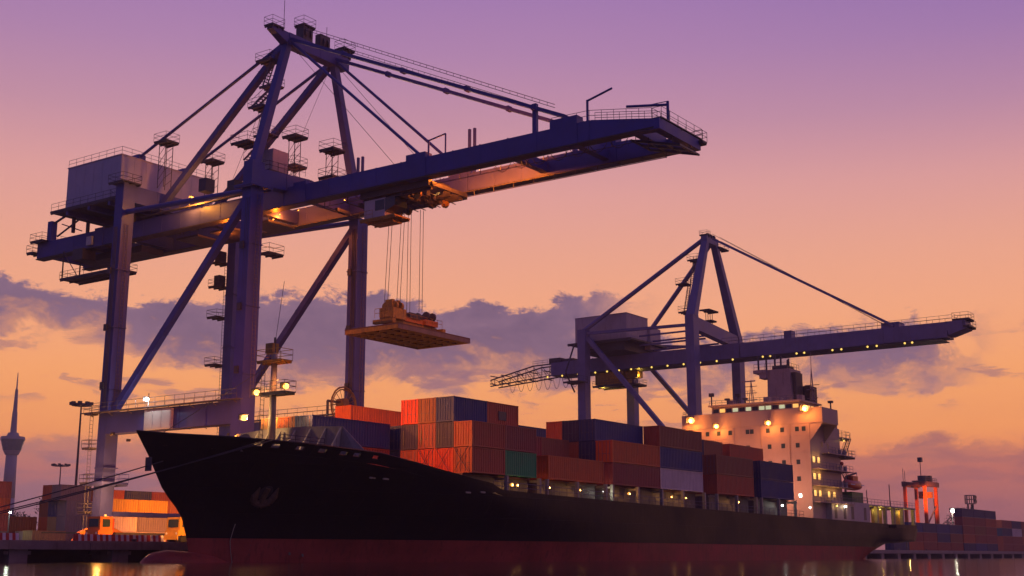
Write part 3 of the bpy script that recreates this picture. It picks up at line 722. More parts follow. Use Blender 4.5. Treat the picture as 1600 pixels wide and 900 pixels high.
# free fall style lifeboat hanging in its davits
lb = thing('lifeboat', 'enclosed orange-red lifeboat hung on davits behind the lit side decks', 'lifeboat', (222.8, 84, 11.5))
hb = MB(); L = 7.4
prof = [(-1,.05,.9),(-.85,.55,.55),(-.6,.95,.25),(-.2,1.2,.1),(.25,1.2,.1),(.65,.95,.25),(.9,.5,.5),(1,.05,.9)]
for (t, bw_, zb) in prof:
    for (ky, kz) in ((0, 0), (.55,.1), (.95,.45), (1,.8), (.85,1.35), (.45,1.75), (0,1.85)):
        hb.v.append((222.8+t*L/2, 84+bw_*ky, 11.9+zb+kz*(1.9-zb)/1.85*1.0))
n_ = 7
for i in range(len(prof)-1):
    for j in range(n_-1): hb.f.append((i*n_+j, i*n_+j+1, (i+1)*n_+j+1, (i+1)*n_+j))
k0 = len(hb.v); hb.v += [(x, 168-y, z) for x, y, z in hb.v[:k0]]; hb.f += [tuple(k0+i for i in f[::-1]) for f in hb.f[:]]
hb.build('boat_hull', LIFEB, lb, True)
MB().box(221.8,224.2,83.4,84.6,13.6,14.5).build('canopy_turret', LIFEB, lb)
MB().box(219.6,226,82.93,83.0,12.85,13.0).build('fender_strip', WHITEP, lb)
for X in (220.3, 225.3): dv = MB(); dv.beam((X,86.3,10),(X,86.1,14.6),.3,.35).beam((X,86.1,14.6),(X,84,15.2),.3,.3).tube((X,84,15.2),(X,84,13.5),.05,n=4); dv.build('davit', SUPERW, ship)
# mooring lines
def rope(a, b, sag, r=.05, n=18):
    a = Vector(a); b = Vector(b); return [tuple(a.lerp(b, i/n) - Vector((0,0,sag*4*(i/n)*(1-i/n)))) for i in range(n+1)]
for k, (a, b, sag, lab) in enumerate((((83.2, SY-8.6, 10.95), (64.4, 113.2, 2.3), .35, 'lower of two sagging mooring ropes running from the bow down to the quay'),
                                     ((83.9, SY-8.9, 11.0), (64.8, 113.4, 2.5), .2, 'upper of the paired mooring ropes crossing the black bow'),
                                     ((78.0, SY-1.0, 9.1), (64.0, 113.3, 2.6), .2, 'single mooring rope from the stem carrying a square rat guard'))):
    tag(MB().path(rope(a, b, sag), .055, 5).build('mooring_rope', ROPE), lab, 'rope', 'mooring ropes at the bow')
p_ = rope((78.0, SY-1.0, 9.1), (64.0, 113.3, 2.6), .2)[1]
tag(MB().box(p_[0]-.04, p_[0]+.04, p_[1]-.42, p_[1]+.42, p_[2]-.5, p_[2]+.75).build('rat_guard', STEEL), 'small dark square rat guard threaded on the single bow rope', 'rat guard')
tag(MB().path([(86.2, SY-halfB(86.2,3.4)-.1, 3.6),(86.1, SY-halfB(86.1,3)-.15, 3.1),(86.0, SY-halfB(86,2)-.12, 2.0),(86.25, SY-halfB(86.2,1)-.1, 1.0),(86.5, SY-halfB(86.5,.1)-.15, -.1)], .04, 5).build('hanging_line', POSTM), 'thin pale line hanging down the red bow into the water', 'rope')
# ================================================================== the near crane (twin girder)
def plate_lines(mb, a, b, w, h, step):
    """weld/flange collars around a box member every few metres"""
    a = Vector(a); b = Vector(b); L = (b-a).length; k = int(L/step); d = (b-a)/L
    for i in range(1, k):
        p = a + d*(i*step); mb.beam(p-d*.04, p+d*.04, w+.09, h+.09)
cr = thing('container_crane', 'huge blue twin-girder quay crane with its boom out over the bow of the ship', 'crane', (119.5, 131, 1.98), 'quay gantry cranes')
def member(name, a, b, w, h, m=BLUE, par=cr, w2=None, h2=None, step=4.2, up=(0,0,1)):
    mb = MB().beam(a, b, w, h, w2, h2, up)
    if step: plate_lines(mb, a, b, w if w2 is None else (w+w2)/2, h if h2 is None else (h+h2)/2, step) if w2 is None or abs(w2-w)<.05 else None
    return mb.build(name, m, par)
LX = (109.6, 129.5); WY, LY = 118.0, 144.0
def bogies(par, X, Y, m):
    """equaliser beams and wheels under one corner"""
    b = MB(); b.box(X-.6, X+.6, Y-.7, Y+.7, 4.4, 5.4)
    b.add([(X-3.6,Y-.35,3.6),(X+3.6,Y-.35,3.6),(X+1,Y-.35,4.6),(X-1,Y-.35,4.6),(X-3.6,Y+.35,3.6),(X+3.6,Y+.35,3.6),(X+1,Y+.35,4.6),(X-1,Y+.35,4.6)],
          [(0,1,2,3),(7,6,5,4),(0,4,5,1),(1,5,6,2),(2,6,7,3),(3,7,4,0)])
    bo = b.build('equaliser', m, par)
    for s in (-1, 1):
        c = X+s*2.6; q = MB(); q.add([(c-1.7,Y-.45,2.5),(c+1.7,Y-.45,2.5),(c+.6,Y-.45,3.65),(c-.6,Y-.45,3.65),(c-1.7,Y+.45,2.5),(c+1.7,Y+.45,2.5),(c+.6,Y+.45,3.65),(c-.6,Y+.45,3.65)],
          [(0,1,2,3),(7,6,5,4),(0,4,5,1),(1,5,6,2),(2,6,7,3),(3,7,4,0)]); bg_ = q.build('bogie', m, par)
        for s2 in (-1, 1): MB().tube((c+s2*.85, Y-.2, 2.5), (c+s2*.85, Y+.2, 2.5), .5, n=14).build('wheel', STEEL, bg_)
for X in LX:
    sgn = -1 if X < 119 else 1
    member('leg', (X+sgn*.15, WY+.1, 5.4), (X, WY, 49.9 if sgn < 0 else 46.6), 2.4 if sgn<0 else 2.1, 1.75, w2=2.1, h2=1.6, step=0, up=(0,1,0))
    X_ = X + (1.4 if sgn > 0 else 0)
    member('leg', (X_-.0, LY+.2, 5.4), (X_+.4*(sgn<0), LY, 51.5 if sgn < 0 else 50.5), 2.0, 1.7, w2=2.0, h2=1.7, step=0, up=(0,1,0))
    for z in (12, 22.5, 31, 39):
        MB().box(X-1.16, X+1.16, WY-.9, WY+.98, z, z+.14).build('leg_flange', BLUE, cr); MB().box(X_-1.1+.1, X_+1.1+.1, LY-.97, LY+1.1, z, z+.14).build('leg_flange', BLUE, cr)
    member('portal_beam', (X, WY+.8, 17.9), (X, LY-.8, 17.9), 1.9, 2.8, step=5)
    member('diagonal_brace', (X, LY-.7, 19.2), (X+.1, WY+.6, 45.8), .85, .85, step=7)
    mb = MB().tube((X+.2, LY-.8, 47.3), (X, WY+.8, 46.3), .36, n=10); mb.build('upper_tie', BLUE, cr)
    bogies(cr, X+sgn*.15, WY+.1, ORANGE); bogies(cr, X, LY+.2, ORANGE)
    # walkway along the portal beam
    wk = MB(); xx = X-1.0; wk.box(xx-1.0, xx+.02, 117.2, 147.6, 19.35, 19.45); wk.rail([(xx-.95,117.3,19.45),(xx-.95,147.5,19.45)], 1.15, 1.9); wk.rail([(X+.9,119.2,19.32),(X+.9,143.0,19.32)], 1.1, 1.9)
    for y in range(118, 147, 4): wk.beam((xx+.0,y,18.9),(xx-.95,y,19.34),.08,.08)
    wk.build('portal_walkway', GALV, cr)
for Y in (WY, LY): member('sill_beam', (LX[0]-.2, Y+.12, 6.1), (LX[1]+.2, Y+.12, 6.1), 1.2, .6, step=4)
MB().platform(107.8, 112.0, 142.2, 146.2, 10.2, .3, True).build('leg_collar', BLUE, cr)
MB().platform(107.9, 111.6, 116.6, 119.8, 46.7, .25, False).build('leg_collar', BLUE, cr)
member('waterside_cross_beam', (LX[0]+.9, WY, 48.0), (119, WY, 48.6), 1.5, 2.2)
member('waterside_cross_beam', (119, WY, 48.6), (LX[1]-.9, WY, 47.4), 1.5, 2.2)
member('landside_cross_beam', (LX[0]+1.1, LY, 50.1), (LX[1]-.7, LY, 50.1), 1.6, 2.4)
GX = (115.5, 123.9)
for X in GX:
    g_ = MB().beam((X, 171, 46.55), (X, 115.2, 46.5), 1.15, 2.35).beam((X, 114.9, 46.5), (X, 71.0, 46.45), 1.15, 2.25).beam((X, 71.0, 46.45), (X, 63.2, 45.6), 1.15, 2.25, None, 1.25)
    for y in range(74, 171, 4): g_.box(X-.60, X+.60, y, y+.12, 45.36, 47.66)
    go = g_.build('girder', BLUE, cr)
    MB().box(X-.75, X+.75, 63, 171, 45.12, 45.24).build('trolley_rail', STEEL, go)
    # hinge block and stay anchor blocks
    for y0, y1, h in ((114.0,116.2,.7),(94.2,97.2,1.1),(72.6,76.2,1.5),(155,157,.6)): MB().box(X-.66, X+.66, y0, y1, 45.1, 47.7+h*.55).build('anchor_block', BLUE, go)
    s_ = -1 if X < 119 else 1
    wk = MB(); xx = X+s_*.6; wk.box(min(xx, xx+s_*.9), max(xx, xx+s_*.9), 72, 170, 47.0, 47.08)
    wk.rail([(xx+s_*.85,72,47.08),(xx+s_*.85,170,47.08)] if s_ > 0 else [(xx+s_*.85,122,47.08),(xx+s_*.85,170,47.08)], 1.05, 2.2)
    if s_ > 0: wk.build('girder_walkway', GALV, go)
    # small hanging lamps rail under the outer girder
    kk = MB()
    for y in range(66, 113, 3): kk.tube((X-s_*.8,y,45.2),(X-s_*.8,y,44.5),.05,n=4)
    kk.tube((X-s_*.8,66,44.5),(X-s_*.8,112,44.5),.05,n=4); kk.build('cable_tray', STEEL, go)
for y in (66.5, 74, 82.6, 100.5, 106, 114.5, 124, 134, 150, 160, 169.5):
    member('girder_tie', (GX[0]+.6, y, 46.3), (GX[1]-.6, y, 46.3), 1.0, 1.7 if y > 110 else 1.2, step=0)
# boom nose: cross beam dropping beyond the knee, railings, davits
member('nose_beam', (GX[0]-.6, 62.8, 45.55), (GX[1]+.5, 62.8, 45.55), 1.0, 1.2, step=0)
MB().platform(115.2, 124.6, 62.2, 63.3, 46.36, .12).platform(123.9,125.0,61.8,64.6,46.0,.2).build('nose_platform', STEEL, cr)
MB().rail([(114.9,63.2,46.2),(114.9,71,47.5),(114.9,76,47.6)],1.2,1.6).rail([(116.1,63.2,46.2),(116.1,71,47.6)],1.2,1.6).build('railing', GALV, cr)
db = MB(); db.tube((115.5,71.6,47.6),(115.5,71.6,50.2),.14,n=6).tube((115.5,71.6,50.1),(115.5,68.4,50.9),.12,n=6); db.build('davit', BLUE, cr)
db = MB(); db.tube((117.8,62.8,46.1),(117.8,62.8,48.9),.16,n=6).tube((117.8,62.8,48.5),(117.2,67.6,49.1),.15,n=6).tube((117.8,62.8,48.9),(117.4,65.5,48.8),.05,n=4); db.build('davit', BLUE, cr)
db = MB(); db.tube((115.5,94.2,47.7),(115.5,94.2,49.9),.12,n=6).tube((115.5,94.2,49.8),(115.5,91.6,50.2),.10,n=6).tube((115.5,91.6,50.2),(115.5,91.6,47.7),.10,n=6); db.build('davit', BLUE, cr)
fr = MB()
for X in (118.2, 120.2, 122.2): fr.beam((X,67.5,45.4),(X,61.6,43.8),.25,.25)
for y in (67.5,65.5,63.5,61.6): fr.beam((117.9,y,45.4-(67.5-y)*.27),(122.5,y,45.4-(67.5-y)*.27),.2,.2)
for X in (118.2, 122.2):
    for y in (62.5, 65.5): fr.tube((X,y,44.1),(X,y,45.4),.07,n=4)
fr.build('buffer_frame', STEEL, cr)
# apex
AP = (114.7, 123.5); AZT = 68.2
member('apex_beam', (114.2, WY, 68.15), (125.9, WY, 68.15), 1.5, 1.7, step=3)
member('apex_beam_end', (111.3, WY, 68.95), (114.2, WY, 68.2), 1.0, .5, w2=1.4, h2=1.5, step=0)
for (x0, x1, y0, y1, z) in ((111.0,113.2,117.2,118.8,69.3),(116.6,118.9,117.1,118.9,71.2),(124.6,126.9,117.1,118.9,70.5)):
    MB().platform(x0, x1, y0, y1, z, .2).build('apex_platform', STEEL, cr)
for (x, y, z, r_) in ((117.2,118,70.0,.95),(118.2,118,70.0,.95),(120.9,118,69.8,.85),(121.7,118,69.8,.85),(125.2,118,69.6,.85),(126.0,118,69.6,.85)):
    MB().tube((x-.14,y,z),(x+.14,y,z),r_,n=16).box(x-.2,x+.2,y-.3,y+.3,z-1.2,z).build('sheave', STEEL, cr)
for x_, z_ in ((113.8,73.6),(122.0,72.6)): MB().tube((x_,118,69),(x_,118,z_),.05,n=4).build('lightning_rod', STEEL, cr)
for q_ in ((120.3,122.2,117.5,118.5,69.0,71.0),(116.8,118.6,117.3,118.7,69.0,70.9),(124.6,126.4,117.4,118.6,69.0,70.2)): MB().box(*q_).build('hoist_box', STEEL, cr)
for i, X in enumerate(LX):
    member('mast_leg', (X+(-.0 if i == 0 else -.3), WY, 49.6 if i == 0 else 48.0), (AP[i], WY, 68.0), 1.15, 1.0, w2=.95, h2=.9, step=0)
    member('back_leg', (GX[i], 142.8, 49.4), (AP[i], WY+.4, 67.9), .85, .85, step=5)
    MB().tube((AP[i], WY+.5, 68.1), (AP[i]+.6, 148.9, 57.3), .22, n=8).build('back_stay', BLUE, cr)
    MB().tube((AP[i], WY-.4, 68.0), (GX[i], 95.7, 48.4), .2, n=8).build('inner_fore_stay', BLUE, cr)
    fs = MB()
    a = Vector((AP[i], WY-.6, 68.2)); b = Vector((GX[i], 74.4, 48.8))
    for o_ in (-.28, .28): fs.beam(a+Vector((o_,0,0)), b+Vector((o_,0,0)), .16, .42)
    for t in (.22, .45, .68, .9):
        p = a.lerp(b, t); fs.box(p.x-.42, p.x+.42, p.y-.2, p.y+.2, p.z-.32, p.z+.32)
    fs.build('outer_fore_stay', BLUE, cr)
    hr = MB(); a2 = Vector((AP[i]+1.6*(i), WY-1, 69.9)); b2 = b + Vector((0, 1.5, 1.4))
    for dz in (0, .38):
        hr.tube(a2+Vector((0,0,dz)), b2+Vector((0,0,dz)), .035, n=4)
    for t in range(1, 40): p = a2.lerp(b2, t/40); hr.tube(p, p+Vector((0,0,.38)), .03, n=4)
    hr.build('hoist_rope', ROPE, cr)
    member('stay_post', (GX[i], 78.6, 47.6), (GX[i], 78.6, 51.2), .5, .5, step=0, up=(0,1,0))
    MB().tube((AP[i], WY-.2, 67.8),(GX[i]+.4, 100, 48),.03,n=4).tube((AP[i], WY+.3, 67.8),(GX[i], 130, 48),.03,n=4).build('guy_wire', ROPE, cr)
for (X, y) in ((123.4, 94.0),(123.4,93.2),(123.2,112.6),(123.2,111.8)): member('boom_latch_post', (X, y, 47.5), (X, y, 53.4-.4*(y>100)), .3, .3, step=0, up=(0,1,0))
# stair between the mast legs, floor by floor
pts = [(111.6,119.6,51.0),(113.8,119.6,55.0),(112.6,119.6,58.6),(114.4,119.6,62.0),(113.6,119.6,65.4)]
for a, b in zip(pts, pts[1:]):
    st = MB().stair((a[0]-.6, a[1]+1.6, a[2]), (b[0]-.2, b[1]-.4, b[2]), .7, (1,0,0)); st.platform(b[0]-1.2,b[0]+.9,b[1]-.6,b[1]+2.1,b[2],.12,True,1.0); st.build('mast_stair', GALV, cr)
MB().platform(110.6,113.2,120.6,123.8,53.8,.15).build('landing', STEEL, cr)
# platform masts standing above the girders
def lattice_mast(X, Y, z0, levels, w=1.1, top=None):
    m_ = MB()
    zt = levels[-1]
    for sx in (-1,1):
        for sy in (-1,1): m_.tube((X+sx*w/2,Y+sy*w/2,z0),(X+sx*w/2,Y+sy*w/2,zt),.07,n=4)
    z = z0
    while z < zt-1: m_.tube((X-w/2,Y-w/2,z),(X+w/2,Y-w/2,z+1.2),.04,n=4).tube((X-w/2,Y+w/2,z),(X-w/2,Y-w/2,z+1.2),.04,n=4); z += 1.2
    for z in levels: m_.platform(X-1.2,X+1.2,Y-1.3,Y+1.3,z,.22,True,1.1)
    m_.build('service_mast', STEEL, cr)
lattice_mast(119.2, 120.6, 48.2, (52.2, 56.4))
lattice_mast(119.2, 113.6, 47.0, (49.4, 53.2))
lattice_mast(113.8, 140.6, 51.2, (58.0,), 1.3)
lattice_mast(122.0, 140.2, 51.2, (57.2,), 1.3)
MB().box(113.6,116.4,118.9,121.2,50.0,53.0).build('switch_cabinet', HOUSE2, cr)
MB().platform(112.6,117.4,118.4,122.2,49.9,.25).build('cabinet_platform', STEEL, cr)
MB().rail([(116.8,118.8,49.1),(123.5,118.8,49.1)],1.1,1.0).rail([(110.4,117.2,49.2),(118,117.2,49.9)],1.1,1.2).build('railing', GALV, cr)
# machinery house
mh = MB().box(112, 129.2, 148, 160.4, 50.6, 57.1).build('machinery_house', HOUSEW, cr)
for i in range(6):
    MB().box(111.975, 111.998, 148.1+i*2.05, 148.1+i*2.05+1.95, 50.8, 56.9).build('wall_panel', HOUSEW, mh)
for i in range(8):
    MB().box(112.15+i*2.12, 112.15+i*2.12+2.02, 147.975, 147.998, 50.8, 56.9).build('wall_panel', HOUSEW, mh)
MB().box(111.9, 129.3, 147.9, 160.5, 57.1, 57.22).build('roof', HOUSEW, mh)
MB().rail([(112,160.3,57.22),(112,148,57.22),(129.2,148,57.22),(129.2,160.3,57.22)],1.1,1.7).build('railing', GALV, mh)
MB().box(114.9,116.1,147.9,149.8,57.22,57.9).box(123.4,124.6,147.9,149.8,57.22,57.9).build('stay_saddle', BLUE, cr)
MB().platform(110.4,130.4,146.2,161.8,50.4,.3,False).rail([(110.5,161.7,50.4),(110.5,146.3,50.4)],1.1,1.7).build('house_floor', STEEL, cr)
for y in (148.4, 153, 158): member('house_girder', (110.6,y,49.8),(130,y,49.8),.5,.9,BLUE,step=0)
for X in (113,115.5,123.9,127.5):
    for y in (149, 159.6): member('house_support', (X,y,47.4),(X,y,50.2),.4,.4,STEEL,step=0,up=(0,1,0))
MB().platform(108.3,111.5,142.6,145.8,51.6,.14,True).build('leg_top_platform', STEEL, cr)
MB().stair((111.2,145.9,48.6),(111.2,148.6,50.6),.7).build('stairway', GALV, cr)
# tail of the girders
MB().platform(113.8,125.6,168.4,171.4,47.9,.2).platform(114.2,116.8,171.1,172.7,46.4,.25).build('tail_platform', STEEL, cr)
member('tail_post', (115.5,168.4,47.8),(115.5,168.4,50.9),1.0,1.0,step=0,up=(0,1,0))
MB().beam((115.5,168,50.6),(115.5,161.5,52.4),.25,.25).beam((115.5,167,48.4),(115.5,161,50.6),.2,.2).beam((115.5,161,48.4),(115.5,166,50.2),.15,.15).build('tail_strut', STEEL, cr)
tf = MB()
for y in (163.6, 152.0):
    for X in (114.5, 117.5): tf.tube((X,y,45.4),(X,y,41.2),.12,n=5)
tf.platform(114.2,117.8,150.5,163.8,41.2,.25,True,1.0); tf.tube((114.5,163.6,45.2),(114.5,160,41.2),.08,n=4)
tf.build('hanging_platform', STEEL, cr)
MB().box(114.3,116.6,158.8,161.2,43.6,45.3).box(118,122,150,164,44.2,45.2).build('tail_machinery', STEEL, cr)
MB().box(114.5,114.88,157.2,158.4,45.6,46.9).build('inspection_plate', WHITEP, cr)
# leg-side lift tower and landings on the far landside leg
for z in (44.2, 40.5, 35.8, 28.6, 22.0):
    m_ = MB(); m_.platform(128.6,130.9,145.2,147.4,z,.16,True,1.0); 
    if z in (44.2, 40.5): m_.box(129,130.2,145.4,146.6,z,z+1.6)
    m_.build('lift_landing', STEEL, cr)
MB().platform(130.6,133.4,118.6,121,36,.18).build('landing', STEEL, cr) if False else MB().platform(112.0,114.6,117.2,119.2,38.6,.18).build('leg_landing', STEEL, cr)
MB().ladder((130.2,145.4,17.5),(130.2,145.4,44)).build('ladder', STEEL, cr)
# portal equipment
eh = MB().box(108.2,108.62,129.8,135,16.5,19.1).build('electrical_panel', HOUSEW, cr)
for i in range(3): MB().box(108.16,108.197,129.95+i*1.7,131.5+i*1.7,16.7,18.9).build('panel_door', HOUSEW, eh)
MB().tube((108.9,135.2,19.4),(108.9,135.2,21.4),.06,n=5).build('lamp_post', STEEL, cr); lampfix(cr, (108.7,135.3,20.6), E_WHT, .26); light((108.2,135.2,20.2), 500, (.95,1,.85), .2, cr)
spot((105.9,133,20.8), (108.2,132.4,17.8), 400, 120, (.9,1,.85), .2, cr)
ld = MB()
for z0_, z1_ in ((2.2,6.4),(6.4,10.2),(10.2,14.8),(14.8,19.4)):
    ld.ladder((108.2,145.8,z0_),(108.2,145.8,z1_),.5); ld.platform(107.6,108.9,145.2,146.8,z1_,.1,True,1.0)
ld.build('leg_ladder', GALV, cr)
rl_ = MB()
for i in range(16):
    a = 2*math.pi*i/16; b = 2*math.pi*(i+1)/16; c0 = (126.4, 117.0, 20.2)
    q = lambda t, r_: (c0[0]+r_*math.cos(t)*.98, c0[1], c0[2]+r_*math.sin(t))
    rl_.tube(q(a,2.5), q(b,2.5), .12, n=5).tube(q(a,2.2), q(b,2.2), .08, n=4).tube(c0, q(a,2.5), .05, n=4)
rl_.tube((126.4,116.6,20.6),(126.4,118,20.6),.6,n=12)
rl_.build('cable_reel', mat('reel_paint',(.16,.09,.04),.6,.4,2), cr)
mm = MB().beam((123.5,117.2,17.9),(123.5,117.2,20.6),.25,.25).beam((123.5,117.2,20.6),(126.4,117.2,20.6),.3,.3).platform(119.6,128.6,116.6,119,18.0,.3,False); mm.build('reel_bracket', STEEL, cr)
for X, Y, s_ in ((LX[0], WY, -1), (LX[0], LY, -1), (LX[1], WY, 1)):
    cd_ = MB()
    for k in range(3): cd_.tube((X-1.1-.06, Y-.5+k*.28, 20), (X-1.06, Y-.5+k*.28, 45), .07, n=4)
    cd_.build('conduit', STEEL, cr)
    for z in (22.6, 30.5, 38.4): MB().box(X-1.45, X-1.2, Y-.1, Y+.55, z, z+.9).build('junction_box', STEEL, cr)
    MB().ladder((X+.2, Y-1.0, 19.6), (X+.1, Y-.98, 45.5), .55).build('ladder', GALV, cr)
for y in range(100, 116, 4):
    hk = MB()
    for X in (116.4, 123.0): hk.tube((X,y,45.3),(X,y,44.4),.08,n=4)
    hk.tube((116.4,y,44.4),(123.0,y,44.4),.09,n=4).box(118.6,121,y-.2,y+.3,44.45,44.9); hk.build('cable_hanger', STEEL, cr)
for y0_ in (123, 130, 137):
    MB().box(117.2,122.2,y0_,y0_+4.5,44.5,44.75).rail([(117.2,y0_,44.75),(117.2,y0_+4.5,44.75)],1.0,1.5).build('underslung_walkway', STEEL, cr)
cp_ = MB()
for y in range(124, 146, 2): cp_.tube((114.6,y,47.7),(114.6,y,48.9),.05,n=4)
cp_.tube((114.6,124,48.9),(114.6,146,48.9),.06,n=4).box(114.4,114.8,124,146,47.9,48.1); cp_.build('cable_tray', STEEL, cr)
for (x_, y_, z_) in ((113.2,131,50.2),(114.2,126.5,49.4),(122.6,127,48.6),(117.0,123,48.8)): MB().box(x_-.8,x_+.8,y_-.7,y_+.7,z_-1.3,z_+.5).build('motor_box', STEEL, cr)
fe = MB()
for k in range(7):
    y0_ = 67+k*2.6; fe.path([(116.3, y0_+2.2*i/6, 45.1-.9*(1-((i-3)/3)**2)) for i in range(7)], .045, 4)
fe.build('festoon_cable', ROPE, cr)
# trolley, driver's cab and hoist ropes
TY = 100.4
tr = MB(); tr.box(GX[0]+.75, GX[1]-.75, TY-6.3, TY-6.0, 44.4, 44.9).box(GX[0]+.75, GX[1]-.75, TY+4.2, TY+4.8, 43.7, 44.9).box(GX[0]+.75, GX[1]-.75, TY-1.4, TY-.9, 43.9, 44.9)
for X in (116.6,118.9,120.4,122.6): tr.box(X-.15, X+.15, TY-5.89, TY+4.19, 44.0, 44.85)
rj = random.Random(5)
for i in range(26):
    x = 116.6+rj.random()*5.6; y = TY-5.5+rj.random()*9; z = 43.3+rj.random()*.8; a_ = .15+rj.random()*.5; b_ = .15+rj.random()*.6; tr.box(x,x+a_,y,y+b_,z,z+.2+rj.random()*.7)
for i in range(8):
    y = TY-5+i*1.2; tr.tube((116.5,y,43.9),(122.8,y+.3,43.7),.06,n=4)
for X in (GX[0]+.7, GX[1]-.7):
    tr.box(X-.35, X+.35, TY-6, TY+5, 44.3, 45.15)
    for y in (TY-5.2,TY-2,TY+1,TY+4.2): tr.tube((X-.15,y,45.0),(X+.15,y,45.0),.35,n=10)
tr.box(117.2,119.0,TY-3,TY+2,44.9,46.4).box(120.5,122.5,TY-4,TY-1,44.9,46.2).rail([(116.4,TY-5.8,44.9),(116.4,TY+4.6,44.9)],1.0,1.4)
tro = tr.build('trolley', STEEL, cr)
for X in (117, 122.4):
    for y in (TY-3.4, TY+2.6): MB().tube((X-.15,y,43.9),(X+.15,y,43.9),.55,n=12).build('sheave', YEL, tro)
cb = MB().box(116.0,118.2,101.4,104.8,41.6,44.0).build('driver_cab', HOUSEW, cr)
gl = MB().add([(115.96,101.38,42.2),(118.24,101.38,42.2),(118.24,99.8,42.8),(115.96,99.8,42.8),(115.96,101.38,43.9),(118.24,101.38,43.9),(118.24,99.8,43.9),(115.96,99.8,43.9)],
  [(0,3,2,1),(4,5,6,7),(2,3,7,6),(3,0,4,7),(1,2,6,5)]); gl.build('cab_window', GLASS, cb)
MB().box(115.95,115.985,101.5,103.0,42.5,43.8).build('cab_window', GLASS, cb)
MB().platform(115.6,118.6,99.5,105.2,41.56,.2,False).rail([(115.6,105.2,41.56),(115.6,103.1,41.56)],1.0,1).box(116.3,118.1,100.4,104.0,40.9,41.3).build('cab_floor', YEL, cb)
for X in (116.3, 118.0):
    for y in (101.8, 104.4): MB().tube((X,y,44.0),(X,y,44.4),.1,n=5).build('hanger', STEEL, cb)
rp = MB()
for X in (118.3,118.9,121.9,122.5):
    for y in (100.6,102.6): rp.tube((X,y,43.6),(X+(.0 if X > 120 else -.7),y,30.4),.045,n=4)
rp.build('hoist_rope', ROPE, cr)
# lamps on the crane: glowing sodium lamps between the girders
lampfix(cr, (114.3,135,48.9), E_SOD, .26); light((113.4,135,48.6), 2600, (1,.33,.03), .3, cr)
for (x,y,z,p) in ((119.2,127.5,45.9,900),(118.0,132.5,44.3,1500),(116.6,121.5,44.4,1300),(119.2,123.0,45.9,1500),(119.2,119.5,45.9,1500),(119.0,111,45.9,700),(118.6,95.0,46.3,1200),(118.6,92.6,46.3,2200),(118.6,90.2,46.3,2600),(118.6,87.6,46.3,3200),(118.6,85.2,46.3,3800),(118.6,83.6,46.3,2500)):
    lampfix(cr, (x,y,z), E_SODW, .08); light((x+.3,y,z-.3), p*.55, (1,.19,.01), .25, cr)
for y in (80.5, 96.5): MB().tube((116.2,y,45.1),(116.2,y-1,44.0),.06,n=4).build('limit_switch_arm', STEEL, cr)

# the hatch cover hanging from the spreader
HZ = 26.6
sp = thing('spreader', 'yellow and orange lifting spreader hung on ropes below the near crane', 'spreader', (117.3, 98, 27.4))
MB().box(112.7,122.0,97.4,98.6,27.3,27.95).box(112.2,112.8,96.4,99.6,27.3,27.8).box(121.9,122.5,96.4,99.6,27.3,27.8).build('spreader_frame', YEL, sp)
MB().box(112.9,115.3,96.9,99.1,28.0,29.3).box(113.3,113.7,97.4,98.6,29.3,30.4).box(114.4,114.8,97.4,98.6,29.3,30.4).build('headblock_housing', YEL, sp)
MB().box(115.6,119.0,97.3,98.7,28.0,28.5).box(119.2,121.7,97.0,99.0,28.0,28.7).build('headblock_beam', ORANGE, sp)
for X in (113.6,114.6,119.7,120.9):
    for y in (97.3,98.7): MB().tube((X-.14,y,29.6 if X<116 else 29.2),(X+.14,y,29.6 if X<116 else 29.2),.55,n=14).build('sheave', YEL if X<116 else STEEL, sp)
MB().rail([(112,96.9,28.0),(112,99.1,28)],1.1,.8).rail([(122.4,96.9,28),(115.4,96.9,28)],.9,1).rail([(122.4,99.1,28),(115.4,99.1,28)],.9,1).build('railing', YEL, sp)
MB().box(116.4,118.4,97.2,98.2,28.5,29.2).build('cable_basket', STEEL, sp)
hc = thing('hatch_cover', 'large flat steel hatch cover lifted high above the containers', 'hatch cover', (117.5, 98.3, 26.3))
MB().box(110.5,124.5,94,102.6,26.55,26.72).build('cover_plate', mat('hatch_plate',(.13,.06,.035),.6,.35,1,dirt=.5), hc)
for X in [110.6+i*1.38 for i in range(11)]: MB().box(X-.05,X+.05,94.15,102.45,26.1,26.547).build('rib', RUST, hc)
for y in (94.05,102.5): MB().box(110.5,124.5,y-.06,y+.06,26.05,26.55).build('edge_beam', mat('edge_paint',(.20,.15,.13),.6,.3,1,dirt=.5), hc)
for X in (110.47,124.4): MB().box(X,X+.12,94.12,102.43,26.05,26.548).build('edge_beam', YEL, hc)
for y in (96.2,98.3,100.4): MB().box(110.6,124.4,y-.05,y+.05,26.15,26.5).build('stringer', RUST, hc)
for o in (sp, hc): o.location += Vector((3.9, 3.5, .95))
spot((118.4,95,44.5), (121,101.5,28), 2500, 50, (1,.5,.10), .3, cr)

